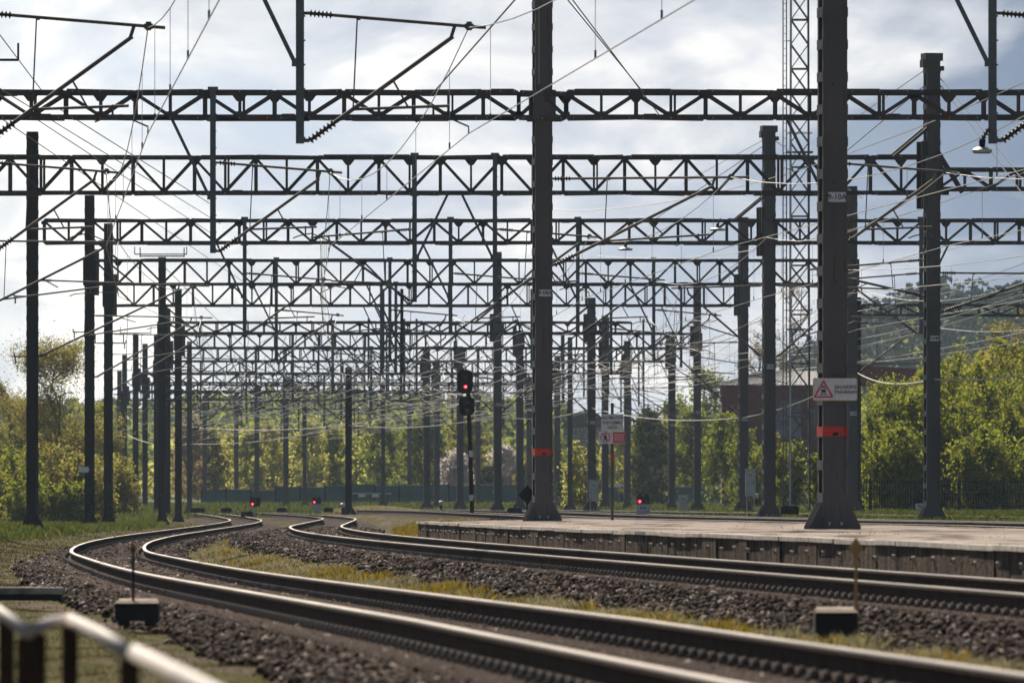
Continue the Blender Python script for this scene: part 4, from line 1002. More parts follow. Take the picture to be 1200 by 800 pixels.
def marker(px, ytop, ybot, D, wbox, label, col, dia, bx=0.):
    u = D/F; r = empty('marker_post', at(px, ybot, D)); tag(r, label, 'marker post', 'diamond-headed marker posts'); H = (ybot-ytop)*u
    mb = MB(); mb.tube([(0,0,.02),(0,0,H)], .013, M['black'] if col == 'ochre' else M[col], 8); mb.build('pole', r)
    mb = MB(); a = dia*.62; b = dia; mb.poly_prism([(0,H-b),(a,H),(0,H+b),(-a,H)], -.006,.006, M[col]); mb.build('diamond_head', r)
    if wbox:
        mb = MB(); mb.box((bx,0,.075),(wbox/2,.17,.075),M['black']); mb.box((bx-wbox*.3,0,.0),(wbox*.12,.12,.05),M['black']); mb.box((bx+wbox*.3,0,.0),(wbox*.12,.12,.05),M['black']); mb.build('base_box', r)
        mb = MB(); w_ = wbox/2
        for y0, z0, dw in ((-.17,.165,0),(.02,.180,.02)): mb.add([(bx-w_+dw,y0,z0),(bx+w_-dw,y0,z0),(bx+w_-dw,y0+.16,z0+.012),(bx-w_+dw,y0+.16,z0+.012),(bx-w_+dw,y0,z0-.02),(bx+w_-dw,y0,z0-.02),(bx+w_-dw,y0+.16,z0+.025),(bx-w_+dw,y0+.16,z0+.025)], [(0,1,2,3),(4,7,6,5),(0,4,5,1),(1,5,6,2),(2,6,7,3),(3,7,4,0)], M['wood']); mb.build('lid', r)
marker(156, 642, 727, 79, .40, 'blurred marker post with rusty diamond head rising from a black box beside the nearest track', 'ochre', .055, bx=.04)
marker(1003, 642, 741, 68, .34, 'blurred ochre diamond-headed marker post on a box between the two near tracks', 'sand', .09, bx=-.16)
marker(1112, 588.5, 608, 250, 0, 'tiny tan diamond marker in the weeds right of the tall right column', 'sand', .075)
marker(619, 591, 606, 260, 0, 'tiny yellow diamond marker beside the foot of the thick centre column', 'sand', .06)
u = .0250; r = empty('diamond_signal', at(618, 600, 250)); tag(r, 'black diamond board on a short stand half hidden by the thick centre column', 'sign'); mb = MB(); mb.poly_prism([(0,.22),(.26,.5),(0,.80),(-.26,.5)],-.01,.01,M['black']); mb.build('board', r); mb = MB(); mb.tube([(0,.04,0),(0,.04,.4)],.03,M['black'],6); mb.build('stand', r)
# little lineside objects
def point_lantern(px, pyb, D, label):
    r = empty('lineside_lantern', at(px, pyb, D)); tag(r, label, 'lantern', 'small lineside lanterns'); mb = MB(); mb.tube([(0,0,0),(0,0,.25)], .07, M['black'], 8); mb.build('stand', r)
    mb = MB(); mb.tube([(0,0,.25),(0,0,.32),(0,0,.46),(0,0,.52)], [.08,.15,.15,.06], M['cab'], 10); mb.build('lamp_body', r)
point_lantern(401.5, 600, 470, 'small pale lantern just left of the lone dark mast')
point_lantern(517, 597, 480, 'small pale lantern on the grass left of the main signal')
point_lantern(886, 590, 420, 'small pale lantern at the foot of the tall grey cabinet column')
def point_machine(px, py, D, label, w=.5):
    r = empty('point_machine', at(px, py, D)); tag(r, label, 'point machine', 'black point machines by the rails'); mb = MB(); mb.box((0,0,.12),(w,.3,.12),M['black']); mb.build('housing', r); mb = MB(); mb.box((0,0,.26),(w*.8,.25,.025),M['black']); mb.box((w*.4,-.1,.30),(.06,.06,.03),M['zinc']); mb.build('lid', r)
point_machine(925, 602, 300, 'black point machine right of the column beside the lattice tower', .32)
point_machine(603, 602, 400, 'dark green point machine between the column and the thick centre column', .35)
point_machine(232, 600, 560, 'black point machine at the far bend of the nearest track', .45)
point_machine(265, 600, 540, 'black point machine between the far bend rails', .35)
point_machine(290, 605, 480, 'black point machine by the far small signal on a thin post', .35)
point_machine(330, 600, 540, 'black point machine left of the white-hooded small signal', .3)
point_machine(385, 600, 540, 'black point machine right of the white-hooded small signal', .3)
# white barrier beam
r = empty('barrier', at(436, 592, 700)); tag(r, 'low white and dark striped barrier beam above the grassy mound', 'barrier'); mb = MB(); u = .07
mb.bar((-23*u,0,14*u),(23*u,0,14*u),.07,.07,M['white'])
for x in (-12, 4): mb.box((x*u,-.03,11.5*u),(4*u,.03,.11),M['white'])
mb.build('beam', r); mb = MB()
for x in (-20,-2,18): mb.bar((x*u,0,-.2),(x*u,0,14*u),.06,.06,M['black'])
mb.build('stand', r)

# foreground handrail of bent pipes
def handrail():
    zr = -.48; g = lambda x, y: Vector(((x-600)/F*(-zr*F/(y-HY)), -zr*F/(y-HY), CZ+zr))
    r = empty('pipe_railing', g(80,728)-Vector((0,0,.8))); tag(r, 'blurred old pipe railing with bent worn top rails at the bottom left corner', 'railing'); inv = -Vector(r.location)
    for a, b, rad in (((-40,690),(33,741),.026),((38,737),(82,725),.024),((82,726),(153,765),.028),((157,764),(330,858),.028)):
        mb = MB(); p, q = g(*a), g(*b); mid = p.lerp(q,.5)+Vector((0,0,.006)); mb.tube([p+inv, mid+inv, q+inv], rad, M['pipe'], 14); mb.build('top_rail', r, smooth=True)
    for (x, y) in ((8,718),(30,740),(44,736),(82,727),(152,765),(215,800)):
        p = g(x, y); mb = MB(); mb.bar(p+inv+Vector((0,0,-.02)), Vector((p.x,p.y,CZ-1.6))+inv, .062, .062, M['rail_side']); mb.build('leg', r)
handrail()
# concrete trough lid
r = empty('cable_trough', at(36, 700, 98)); tag(r, 'short length of concrete cable trough lying in the grass at the left edge', 'cable trough'); mb = MB(); mb.box((-.1,0,.03),(.46,.22,.06),M['black']); mb.build('channel', r); mb = MB(); mb.box((-.12,0,.100),(.50,.26,.02),M['trough']); mb.box((-.12,-.235,.075),(.50,.02,.03),M['trough']); mb.build('lid', r)

# small arms on the left columns and plates
def side_arm(px, py, D, s, w, label):
    r = empty('insulator_arm', at(px, py, D)); tag(r, label, 'insulator arm', 'small insulator arms on the left columns'); mb = MB(); mb.bar((0,0,0),(s*w,0,0),.05,.05,M['steel_dark']); mb.build('arm', r); mb = MB(); mb.ribbed((s*w*.9,0,-.0),(s*w*.9,0,-.28),.05,M['insul'],6,3); mb.ribbed((s*w,0,0),(s*w,0,.14),.05,M['insul'],6,2); mb.build('insulator', r)
side_arm(31, 417.5, 316, -1, .46, 'small arm with insulators low on the left side of the leftmost black column')
side_arm(31, 347, 316, -1, .46, 'small arm with insulators halfway up the left side of the leftmost black column')
side_arm(99, 389, 376, -1, .5, 'small arm with insulators on the left side of the second black column')
side_arm(133, 402, 417, 1, .6, 'small arm with insulators on the right side of the third black column, upper')
side_arm(133, 462, 417, 1, .5, 'small arm on the right side of the third black column, lower')
def uarm(xa, xb, y, D, label):
    r = empty('crossarm', at((xa+xb)/2, y, D)); tag(r, label, 'crossarm', 'U-shaped crossarms on the left columns'); w = (xb-xa)/2/F*D; mb = MB(); mb.bar((-w,-.25,0),(w,-.25,0),.06,.06,M['steel_dark']); mb.build('beam', r)
    for s in (-1,1): mb = MB(); mb.bar((s*w,-.25,-.02),(s*w,-.25,.42),.05,.05,M['steel_dark']); mb.build('upright', r)
uarm(158, 219, 298, 485, 'U-shaped crossarm over the head of the fourth black column')
uarm(112, 145, 402, 417, 'U-shaped crossarm beside the third black column')
uarm(0-12, 22, 71, 213, 'U-shaped crossarm at the top left edge beside a small insulator')
# graffiti strokes on the left columns
def scribble(px, y0, y1, D, seed):
    rd = random.Random(seed); r = None; mb = MB(); y = y0; pts = []
    while y < y1:
        pts = [at(px+rd.uniform(-3.2,3.2), y+rd.uniform(0,4), D-.215) for _ in range(4)]
        mb.tube(pts, .010, M['tube'], 4); y += 4.2
    o = mb.build('graffiti'); tag(o, 'faint white graffiti scrawled down the %s black column from the left' % {1:'second',2:'third',3:'fourth'}[seed], 'graffiti', 'graffiti on the black columns')
scribble(105, 571, 609, 376, 1); scribble(127, 568, 600, 417, 2); scribble(190, 578, 604, 485, 3)
r = empty('notice_plate', at(98, 550, 375)); tag(r, 'small white plate sticking out from the second black column', 'plate'); mb = MB(); mb.box((0,0,0),(.22,.01,.12),M['white']); mb.build('plate', r); mb = MB(); mb.bar((0,.02,0),(.3,.02,0),.03,.02,M['zinc']); mb.build('bracket', r)

# ---------------------------------------------------------------- fences, van, building
def solid_fence():
    D = 850; r = empty('panel_fence', at(240, 590, D)); tag(r, 'long solid dark green panel fence below the far trees', 'fence'); inv = -Vector(r.location)
    x = 236; k = 0
    while x < 960:
        D2 = D; step = 29; a = at(x, 591.5, D2); b = at(x+step, 591.5, D2); top = .0
        h = 1.75 + (.22 if 380 < x < 700 else 0) + .05*math.sin(x)
        if x < 296: h -= .25
        mb = MB(); n = 14
        for i in range(n):
            p = a.lerp(b, (i+.5)/n); w = (b.x-a.x)/n/2*.97
            mb.box((p.x+inv.x, (.02 if i%2 else -.02), p.z+inv.z+h/2), (w, .015, h/2), M['fence'])
        mb.box(((a.x+b.x)/2+inv.x,-.01,a.z+inv.z+h+.02),((b.x-a.x)/2,.05,.035),M['zinc'] if k%3 else M['fence'])
        mb.build('panel', r)
        mb = MB(); mb.box((a.x+inv.x,-.07,a.z+inv.z+h/2+.05),(.07,.06,h/2+.08),M['fence_d']); mb.build('post', r)
        x += step; k += 1
solid_fence()
def bar_fence():
    D = 432; r = empty('bar_fence', at(1008, 597, D)); tag(r, 'dark green upright-bar fence in front of the right-hand bushes', 'fence'); inv = -Vector(r.location)
    x = 968
    while x < 1290:
        a = at(x, 597, D); b = at(x+52, 597, D); h = 1.5; mb = MB(); n = 17
        for i in range(n):
            p = a.lerp(b,(i+.5)/n); mb.box((p.x+inv.x,0,p.z+inv.z+h/2),(.018,.012,h/2),M['fence_d'])
        for z in (.15,.8,h-.08): mb.box(((a.x+b.x)/2+inv.x,.02,a.z+inv.z+z),((b.x-a.x)/2,.012,.02),M['fence_d'])
        mb.build('bar_panel', r); mb = MB(); mb.box((a.x+inv.x,-.02,a.z+inv.z+.8),(.045,.045,.85),M['fence_d']); mb.build('post', r); x += 52
bar_fence()
def van(px, py, D, label, L=4.9):
    r = empty('parked_van', at(px, py, D)); tag(r, label, 'van', 'white vans behind the fence'); h = 2.15
    prof = [(-L/2,.35),(L/2,.35),(L/2,1.05),(L/2-.7,1.2),(L/2-1.25,h-.1),(L/2-1.7,h),(-L/2+.15,h),(-L/2,h-.2)]
    mb = MB(); mb.poly_prism(prof, -.95, .95, M['van']); mb.build('body', r)
    for sx in (-1,1):
        mb = MB(); mb.tube([(sx*L*.32,-1.0,.34),(sx*L*.32,-.78,.34)], .34, M['tyre'], 14); mb.tube([(sx*L*.32,-1.02,.34),(sx*L*.32,-1.0,.34)], .2, M['zinc'], 12); mb.build('wheel', r)
    for x, w in ((L/2-1.55,.32),(L/2-2.4,.4)): mb = MB(); mb.box((x,-.955,1.62),(w,.01,.26),M['glass']); mb.build('window', r)
    mb = MB(); mb.box((L/2+.005,-.6,.85),(.02,.14,.1),M['zinc']); mb.build('headlight', r)
van(742, 592, 866, 'white van roof showing over the green fence behind the platform sign', 4.2)
van(862, 592, 866, 'white van showing over the green fence between the two thick-lined columns left of the building', 5.2)

def building():
    D = 780; u = D/F; r = empty('brick_building', at(928, 592, D)); tag(r, 'dark red brick building with grey sheet roofs behind the lattice tower', 'building'); z = lambda y: (592-y)*u; x = lambda p: (p-928)*u
    mb = MB(); mb.poly_prism([(x(846),0),(x(998),0),(x(998),z(452)),(x(846),z(452))], 0, 7, M['brick']); mb.box((x(922),-.06,z(456)),((x(998)-x(846))/2+.05,.06,.10),M['brick']); 
    for p in (846,884,922,960,992): mb.box((x(p)+.15,-.08,z(525)),(.16,.08,z(452)/2),M['brick'])
    mb.build('wall', r)
    mb = MB(); e = .5
    A = [(x(846)-e,-e,z(451)),(x(1000)+e,-e,z(451)),(x(1000)+e,7+e,z(451)),(x(846)-e,7+e,z(451)),(x(893),3.5,z(434)),(x(975),3.5,z(434))]
    mb.add(A, [(0,1,5,4),(1,2,5),(2,3,4,5),(3,0,4),(3,2,1,0)], M['roof'])
    for i in range(30):
        t = i/29; a = Vector(A[0]).lerp(Vector(A[1]),t); b = Vector(A[4]).lerp(Vector(A[5]),t); mb.bar(a+Vector((0,0,.02)), b+Vector((0,0,.02)), .05,.05,M['roof'])
    rf = mb.build('roof', r)
    mb = MB(); mb.box((x(970),3.,z(420)),(.35,.35,.9),M['brick']); mb.box((x(970),3.,z(404)),(.42,.42,.08),M['concrete']); mb.build('chimney', rf)
    mb = MB(); mb.poly_prism([(x(1008),z(452)),(x(1075),z(452)),(x(1075),z(432)),(x(1008),z(427))], 1.5, 6, M['brick']); mb.build('upper_wall', r)
    mb = MB(); mb.box((x(1042),3.6,z(425)+.0),((x(1080)-x(1003))/2,2.8,.09),M['roof']); mb.build('upper_roof', r)
    # lean-to with a steep pale sheet roof
    mb = MB(); mb.add([(x(900),-2.6,z(512)),(x(938),-2.6,z(512)),(x(938),-.1,z(468)),(x(918),-.1,z(468))], [(0,1,2,3)], M['roof']); mb.bar((x(900),-2.6,z(512)),(x(918),-.1,z(468)),.18,.12,M['roof']); mb.box((x(920),-2.4,z(513.5)),(x(940)-x(921),.25,.05),M['roof']); mb.build('lean_to_roof', r)
    mb = MB(); mb.box((x(919),-1.3,z(515)/2),((x(938)-x(902))/2,1.2,z(515)/2),M['brick']); mb.build('lean_to_wall', r)
    for p in (866,903,955,985):
        mb = MB(); mb.box((x(p),-.015,z(490)),(.42,.02,.85),M['glass']); w = mb.build('window', r)
        mb = MB(); mb.box((x(p),-.05,z(490)),(.03,.02,.85),M['steel']); mb.box((x(p),-.052,z(488)),(.42,.02,.03),M['steel']); mb.build('frame', w)
        mb = MB(); mb.box((x(p),-.07,z(490)-.92),(.52,.09,.06),M['concrete']); mb.build('sill', w)
building()
# brown shed far behind
r = empty('shed', at(686, 520, 1000)); tag(r, 'hazy grey house with a pitched roof far behind the platform sign', 'house'); mb = MB(); mb.box((0,0,-1.5),(2.6,3,3.4),M['trough']); mb.build('wall', r); mb = MB(); mb.poly_prism([(-3,1.9),(3,1.9),(1.4,3.6),(-1.4,3.6)],-3.2,3.2,M['steel']); mb.build('roof', r)

# ---------------------------------------------------------------- trees
def leafmat(n, *cols, t=.5): M[n] = island_mat(n, cols, .75, t, .25)
leafmat('l_yel', (.12,.15,.015),(.22,.25,.025),(.36,.365,.045),(.16,.185,.020), t=.64)
leafmat('l_green', (.15,.19,.022),(.22,.26,.03),(.32,.34,.045),(.17,.21,.024), t=.65)
leafmat('l_olive', (.19,.175,.032),(.29,.26,.048),(.40,.34,.075),(.22,.20,.040), t=.65)
leafmat('l_willow', (.38,.39,.08),(.50,.49,.12),(.58,.54,.17),(.42,.43,.09), t=.7)
leafmat('l_dark', (.045,.06,.016),(.08,.10,.024),(.13,.14,.035), t=.45)
leafmat('l_white', (.62,.52,.50),(.80,.70,.68),(.42,.38,.30),(.85,.78,.75), t=.55)
leafmat('l_brown', (.28,.19,.10),(.38,.27,.13),(.40,.32,.13),(.22,.17,.09), t=.62)
leafmat('l_fir', (.025,.045,.028),(.035,.06,.038),(.055,.08,.05), t=.3)
def leaves(name, P, size, m, parent=None, flat=.0, asp=1.5):
    n = len(P); a = rng.normal(size=(n,3)); a /= np.linalg.norm(a,axis=1)[:,None]; b = rng.normal(size=(n,3)); b -= (a*b).sum(1)[:,None]*a; b /= np.linalg.norm(b,axis=1)[:,None]
    s = (size*(.6+.8*rng.random(n)))[:,None]
    v = np.stack([P-a*s*asp/2, P-b*s/2*.8, P+a*s*asp/2, P+b*s/2*.8],1)
    return np_mesh(name, v, 4, M[m], parent=parent, faces=[(0,1,2,3)])
def tree(px, yt, yb, hw, D, kind, label, name='tree', nl=None, size=None, sparse=0., group=None, bark='bark', cat='tree', low=.0, seed=None, twigs=0):
    u = D/F; base = at(px, yb, D); H = (yb-yt)*u; W = hw*u
    base.z = min(base.z, gz(base.x, D)+.1) if base.z > gz(base.x, D)+.1 and D < 1000 else base.z
    H = CZ+(HY-yt)*u-base.z
    r = empty(name, base); tag(r, label, cat, group); rd = random.Random(seed if seed is not None else int(px*7+yt))
    # skeleton
    mb = MB(); tips = []
    tr = max(.05, H*.016); lean = rd.uniform(-.04,.04)*H
    top = Vector((lean, 0, H*.82)); nseg = 7
    tpts = [Vector((0,0,-.1)).lerp(top, i/nseg)+Vector((rd.uniform(-.02,.02)*H*(i>0),rd.uniform(-.02,.02)*H*(i>0),0)) for i in range(nseg+1)]
    mb.tube(tpts, [tr*(1-.85*i/nseg) for i in range(nseg+1)], M[bark], 6)
    nb = int(14+twigs) if twigs or sparse else 12
    clump = []
    for i in range(nb):
        t = rd.uniform(max(.12,low), .98); k = t*nseg; j = min(int(k), nseg-1); p = tpts[j].lerp(tpts[j+1], k-j)
        a = rd.uniform(0, 2*math.pi); el = rd.uniform(.25,1.0) + (.3 if t > .7 else 0)
        rad = math.sqrt(max(.05, 1-((t-.45)/.62)**2)); l = W*rad*rd.uniform(.65,1.05)
        d = Vector((math.cos(a), math.sin(a)*.9, el)); q = p+Vector((d.x*l, d.y*l, el*l*.75)); mid = p.lerp(q,.5)+Vector((0,0,-.06*l))
        if q.z > H: q.z = H*rd.uniform(.9,1.)
        r0 = tr*(1-.8*t)*.6+.012; mb.tube([p, mid, q], [r0, r0*.6, r0*.22], M[bark], 5)
        clump += [q, mid.lerp(q,.4), mid]
        for _ in range(3 if not twigs else 7):
            s_ = rd.uniform(.3,1); b0 = p.lerp(q, s_); dd = Vector((rd.uniform(-1,1),rd.uniform(-1,1),rd.uniform(-.1,1.1)))*l*.42; e = b0+dd
            if e.z > H: e.z = H
            mb.tube([b0, b0.lerp(e,.55)+Vector((0,0,-.03*l)), e], [r0*.4, r0*.28, max(.006,r0*.12)], M[bark], 4); clump.append(e)
            if twigs:
                for _ in range(4):
                    f = b0.lerp(e, rd.uniform(.3,1)); e2 = f+Vector((rd.uniform(-1,1),rd.uniform(-1,1),rd.uniform(-.2,1.2)))*l*.2; mb.tube([f,e2],[max(.007,r0*.14),.004+D*4e-6],M[bark],3,False); clump.append(e2)
    mb.build('trunk', r)
    if nl is None: nl = int(min(16000, 90*(H/u)*(hw*2)/60+1500))
    cl_ = np.array([tuple(c) for c in clump]); 
    nsh = int(170 + 3.5*hw)
    # clumps spread over an uneven envelope
    th = rng.uniform(0,2*math.pi,nsh); zz = rng.uniform(max(low,.06),1.0,nsh); prof = np.sqrt(np.clip(1-((zz-.40)/.62)**2,.02,1))*(.80+.16*np.sin(th*3+px+zz*5)+.14*np.sin(th*7+zz*13+px))
    if cat == 'bush': prof = np.sqrt(np.clip(1-zz**2.4,.02,1))*(.82+.16*np.sin(th*3+px+zz*5)+.14*np.sin(th*7+zz*13+px))
    rr = W*prof*rng.uniform(.35,1.12,nsh); sh = np.stack([rr*np.cos(th),rr*np.sin(th)*.8,zz*H*.96],-1)
    if cat == 'bush':     # several leaning stems of unequal height instead of one dome
        nl_ = 9; lx = rng.uniform(-.85,.85,nl_); ly = rng.uniform(-.6,.6,nl_); lh = rng.uniform(.55,1.0,nl_); lh[0] = 1.; lx[0] *= .3; lr = rng.uniform(.16,.38,nl_)
        li = rng.integers(0,nl_,nsh); pr = np.sqrt(np.clip(1-zz**3,.02,1))*rng.uniform(.2,1.25,nsh)
        sh = np.stack([W*(lx[li]*(.75+.3*zz)+lr[li]*pr*np.cos(th)), W*(ly[li]+lr[li]*pr*np.sin(th)), zz*H*lh[li]*.97],-1)
    K = int(40+hw*1.6); bi = rng.integers(0,nsh,K); dr = rng.normal(0,.45,(K,3)); dr[:,2] = np.abs(dr[:,2])+.7; dr += np.stack([np.cos(th[bi])*.5,np.sin(th[bi])*.3,0*th[bi]],-1); dr /= np.linalg.norm(dr,axis=1)[:,None]
    ln = H*rng.uniform(.05,.17,K); tt = np.linspace(.1,1,6); shoots = (sh[bi][:,None,:]*np.array([1,1,.93])+dr[:,None,:]*(ln[:,None]*tt[None])[:,:,None]).reshape(-1,3)
    if sparse: cc = np.concatenate([cl_, cl_, sh[zz < .86]])
    else: cc = np.concatenate([cl_, sh])
    idx = rng.integers(0,len(cc),nl); spread = (W*.105 if not sparse else W*.09)
    cs = spread*(.4+1.9*rng.random(len(cc))**2)
    ns = 0 if sparse else int(nl*.34)
    P = cc[idx]+rng.normal(size=(nl,3))*cs[idx][:,None]*np.array([1,1,.8])
    if ns:
        j_ = rng.integers(0,len(shoots),ns); P[:ns] = shoots[j_]+rng.normal(size=(ns,3))*W*.035
    P[:,2] = np.clip(P[:,2], H*low*.8+.02*rng.random(nl)*H, H*1.07)
    size = size or max(.11, D*2.2e-4)
    leaves('crown', P, size, kind, r)
    return r
LB = 'yellow-green bushes left of the black columns'
tree(72, 384, 610, 62, 610, 'l_olive', 'tall bare-branched tree just coming into leaf behind the leftmost black columns', nl=30000, sparse=1, twigs=26, size=.10)
tree(12, 430, 612, 40, 640, 'l_olive', 'leafing tree cut by the left edge of the photo', nl=14000, sparse=1, twigs=14, size=.11)
tree(118, 450, 612, 26, 640, 'l_olive', 'slim leafing tree between the second and third black columns', nl=9000, sparse=1, twigs=12, size=.11)
for (px, yt, hw, D, lab) in ((12,520,32,540,'yellow-green bush at the left edge below the trees'),(58,505,34,545,'dense yellow-green bush right of the leftmost black column'),(92,535,26,520,'low yellow-green bush left of the second black column'),
        (30,560,26,500,'low bush in front of the leftmost black column foot'),(140,530,22,620,'yellow-green bush behind the third black column'),(-20,540,30,520,'yellow-green bush cut by the left edge'),(78,565,24,500,'small bush low between the first two black columns'),(118,560,16,540,'small yellow-green bush between the second and third black columns')):
    tree(px, yt, 618, hw*1.15, D, 'l_olive' if int(px)%3 else 'l_yel', lab, 'bush', group=LB, cat='bush', nl=9000, size=.13)
FR = 'far row of yellow-green trees beyond the fence'
for i, (px, yt, hw, kind, lab) in enumerate(((222,482,16,'l_brown','brownish far tree at the left end of the row'),(245,498,15,'l_olive','second far tree from the left in the row, olive'),(268,494,17,'l_willow','far pale green tree left of the far post with the thin signal'),
        (292,500,15,'l_willow','far pale green tree directly above the thin-post ground signal'),(314,492,17,'l_willow','far pale tree between the two small ground signals'),(338,498,15,'l_yel','far yellow-green tree left of the white-hooded ground signal'),(362,490,18,'l_willow','far pale tree directly above the white-hooded ground signal'),
        (388,496,16,'l_yel','far yellow-green tree left of the lone dark mast'),(418,486,22,'l_willow','far broad pale tree behind the lone dark mast'),(448,492,18,'l_green','far mid green tree left of the big yellow tree'))):
    tree(px, yt, 591, hw*1.45, 905+(i%3)*14, kind, lab, group=FR, nl=9000, size=.19)
tree(498, 484, 591, 34, 900, 'l_yel', 'big yellow tree behind the fence, left of the main signal', nl=12000, size=.22)
tree(548, 480, 591, 28, 925, 'l_olive', 'large olive tree directly behind the main signal mast', nl=11000, size=.22)
tree(535, 528, 591, 20, 880, 'l_white', 'white blossoming shrub behind the fence left of the main signal mast', nl=8000, size=.2, cat='shrub', name='blossom_shrub')
tree(592, 522, 591, 20, 890, 'l_white', 'white blossoming shrub behind the fence by the column right of the signal', nl=8000, size=.2, cat='shrub', name='blossom_shrub')
tree(574, 546, 591, 18, 870, 'l_dark', 'dark evergreen shrub between the two white blossoming shrubs', nl=6000, size=.2, cat='shrub', name='shrub')
tree(617, 540, 591, 14, 885, 'l_olive', 'small olive tree left of the thick centre column', nl=4000, size=.2)
tree(645, 500, 591, 20, 900, 'l_green', 'green tree right behind the thick centre column', nl=7000, size=.2)
tree(681, 512, 602, 21, 640, 'l_willow', 'pale feathery willow bush left of the column with the white cabinet', nl=11000, size=.15, cat='bush', name='bush')
tree(668, 540, 600, 14, 650, 'l_dark', 'dark shrub at the right of the thick centre column foot', nl=3500, size=.16, cat='shrub', name='shrub')
tree(722, 505, 591, 22, 890, 'l_willow', 'pale tree behind the platform sign post', nl=7000, size=.2)
tree(762, 478, 595, 28, 760, 'l_dark', 'dense dark rounded tree behind the small twin-lamp signal', nl=10000, size=.18)
tree(758, 482, 595, 30, 780, 'l_olive', 'olive tree wrapped round the dense dark tree', nl=7000, size=.18)
tree(812, 478, 595, 26, 760, 'l_green', 'green tree with a dark bare trunk right of the relay box', nl=9000, size=.18, low=.25)
tree(850, 482, 595, 30, 700, 'l_green', 'green tree in front of the left corner of the brick building', nl=9000, size=.17, low=.1)
tree(828, 428, 560, 38, 980, 'l_green', 'tall rounded green tree on the skyline left of the brick building', nl=11000, size=.24)
tree(788, 462, 580, 26, 1000, 'l_green', 'lower skyline tree left of the tall rounded one', nl=7000, size=.24)
tree(893, 520, 596, 22, 640, 'l_yel', 'yellow-green bush under the wall of the brick building', nl=7000, size=.13, cat='bush', name='bush')
tree(872, 498, 596, 20, 690, 'l_green', 'green tree before the left half of the brick building wall', nl=7000, size=.15, low=.05)
tree(905, 505, 596, 17, 660, 'l_olive', 'olive tree before the brick wall, left of the lattice tower', nl=6000, size=.15, low=.05)
tree(925, 512, 597, 24, 480, 'l_yel', 'bush behind the foot of the lattice tower', nl=8000, size=.12, cat='bush', name='bush')
tree(958, 528, 597, 18, 470, 'l_green', 'small bush right of the lattice tower foot', nl=6000, size=.12, cat='bush', name='bush')
RB = 'big dense bushes behind the right-hand fence'
for (px, yt, hw, D, kind, lab) in ((1035,438,34,470,'l_yel','dense yellow-green bush right of the warning sign'),(1072,452,30,462,'l_yel','dense green bush just left of the tall right column'),(1048,500,34,455,'l_yel','low green bush by the fence left of the tall right column'),
        (1128,408,38,480,'l_yel','tall bright bush just right of the tall right column'),(1178,392,40,490,'l_yel','tallest bright bush at the right edge'),(1110,465,34,462,'l_yel','green bush right behind the tall right column'),(1160,500,36,455,'l_yel','low bright bush hanging over the fence right of the tiny tan marker'),
        (1215,430,36,480,'l_yel','green bush cut by the right edge'),(1250,470,40,470,'l_green','lower green bush beyond the right edge')):
    tree(px, yt, 598, hw*1.35, D, kind, lab, 'bush', group=RB, cat='bush', nl=21000, size=.13, seed=px)
SL = 'bare trees on the wooded slope at right'
for (px, yt, yb, hw, D, lab) in ((922,285,470,34,900,'tall bare tree behind the lattice tower'),(880,335,470,24,920,'bare tree left of the lattice tower top'),(985,268,440,20,950,'bare tree right of the thick right column'),
        (1170,338,440,34,700,'bare-topped tree on the slope at the right edge'),(1202,318,440,30,720,'bare tree cut by the right edge of the photo'),(1128,385,445,26,700,'low bare tree on the slope right of the tall right column')):
    tree(px, yt, yb, hw, D, 'l_brown' if D > 800 else 'l_olive', lab, group=SL, nl=2600, sparse=1, twigs=12, size=.13, bark='bark_pale' if D > 800 else 'bark')

# wooded hills far behind
def hill_mat():
    return mat('forest floor', (.02,.032,.016), (.035,.05,.022), .95, 0, .05)
M['hill'] = hill_mat()
hv = []; HX = np.linspace(-700, 900, 120); HYY = np.linspace(1250, 3400, 40)
hx, hy = np.meshgrid(HX, HYY); t = (hy-1250)/2150
prof = 26*np.exp(-((t-.55)/.40)**2)
def hf(x, y): return np.interp(x/np.maximum(y,1)*F, [-900,-350,-120,40,120,220,280,380,480,600,900], [.9,1.,1.,.85,.45,.30,.7,1.7,2.2,2.4,2.4])*(1+.07*np.sin(x*.031+y*.004)+.05*np.sin(x*.09))
def hillz(x, y):
    t = (y-1250)/2150
    return CZ-.5+17*np.exp(-((t-.42)/.40)**2)*hf(x,y)*np.clip(t*4.,0,1)
hz = hillz(hx, hy)
V = np.stack([hx,hy,hz],-1).reshape(-1,3); nr, nc = hx.shape
a = (np.arange(nr-1)[:,None]*nc+np.arange(nc-1)[None]).ravel(); fs = np.stack([a,a+1,a+nc+1,a+nc],-1)
me = bpy.data.meshes.new('hills'); me.from_pydata(V.tolist(), [], fs.tolist()); me.materials.append(M['hill']); o = bpy.data.objects.new('hills', me); C.objects.link(o); tag(o, kind='structure')
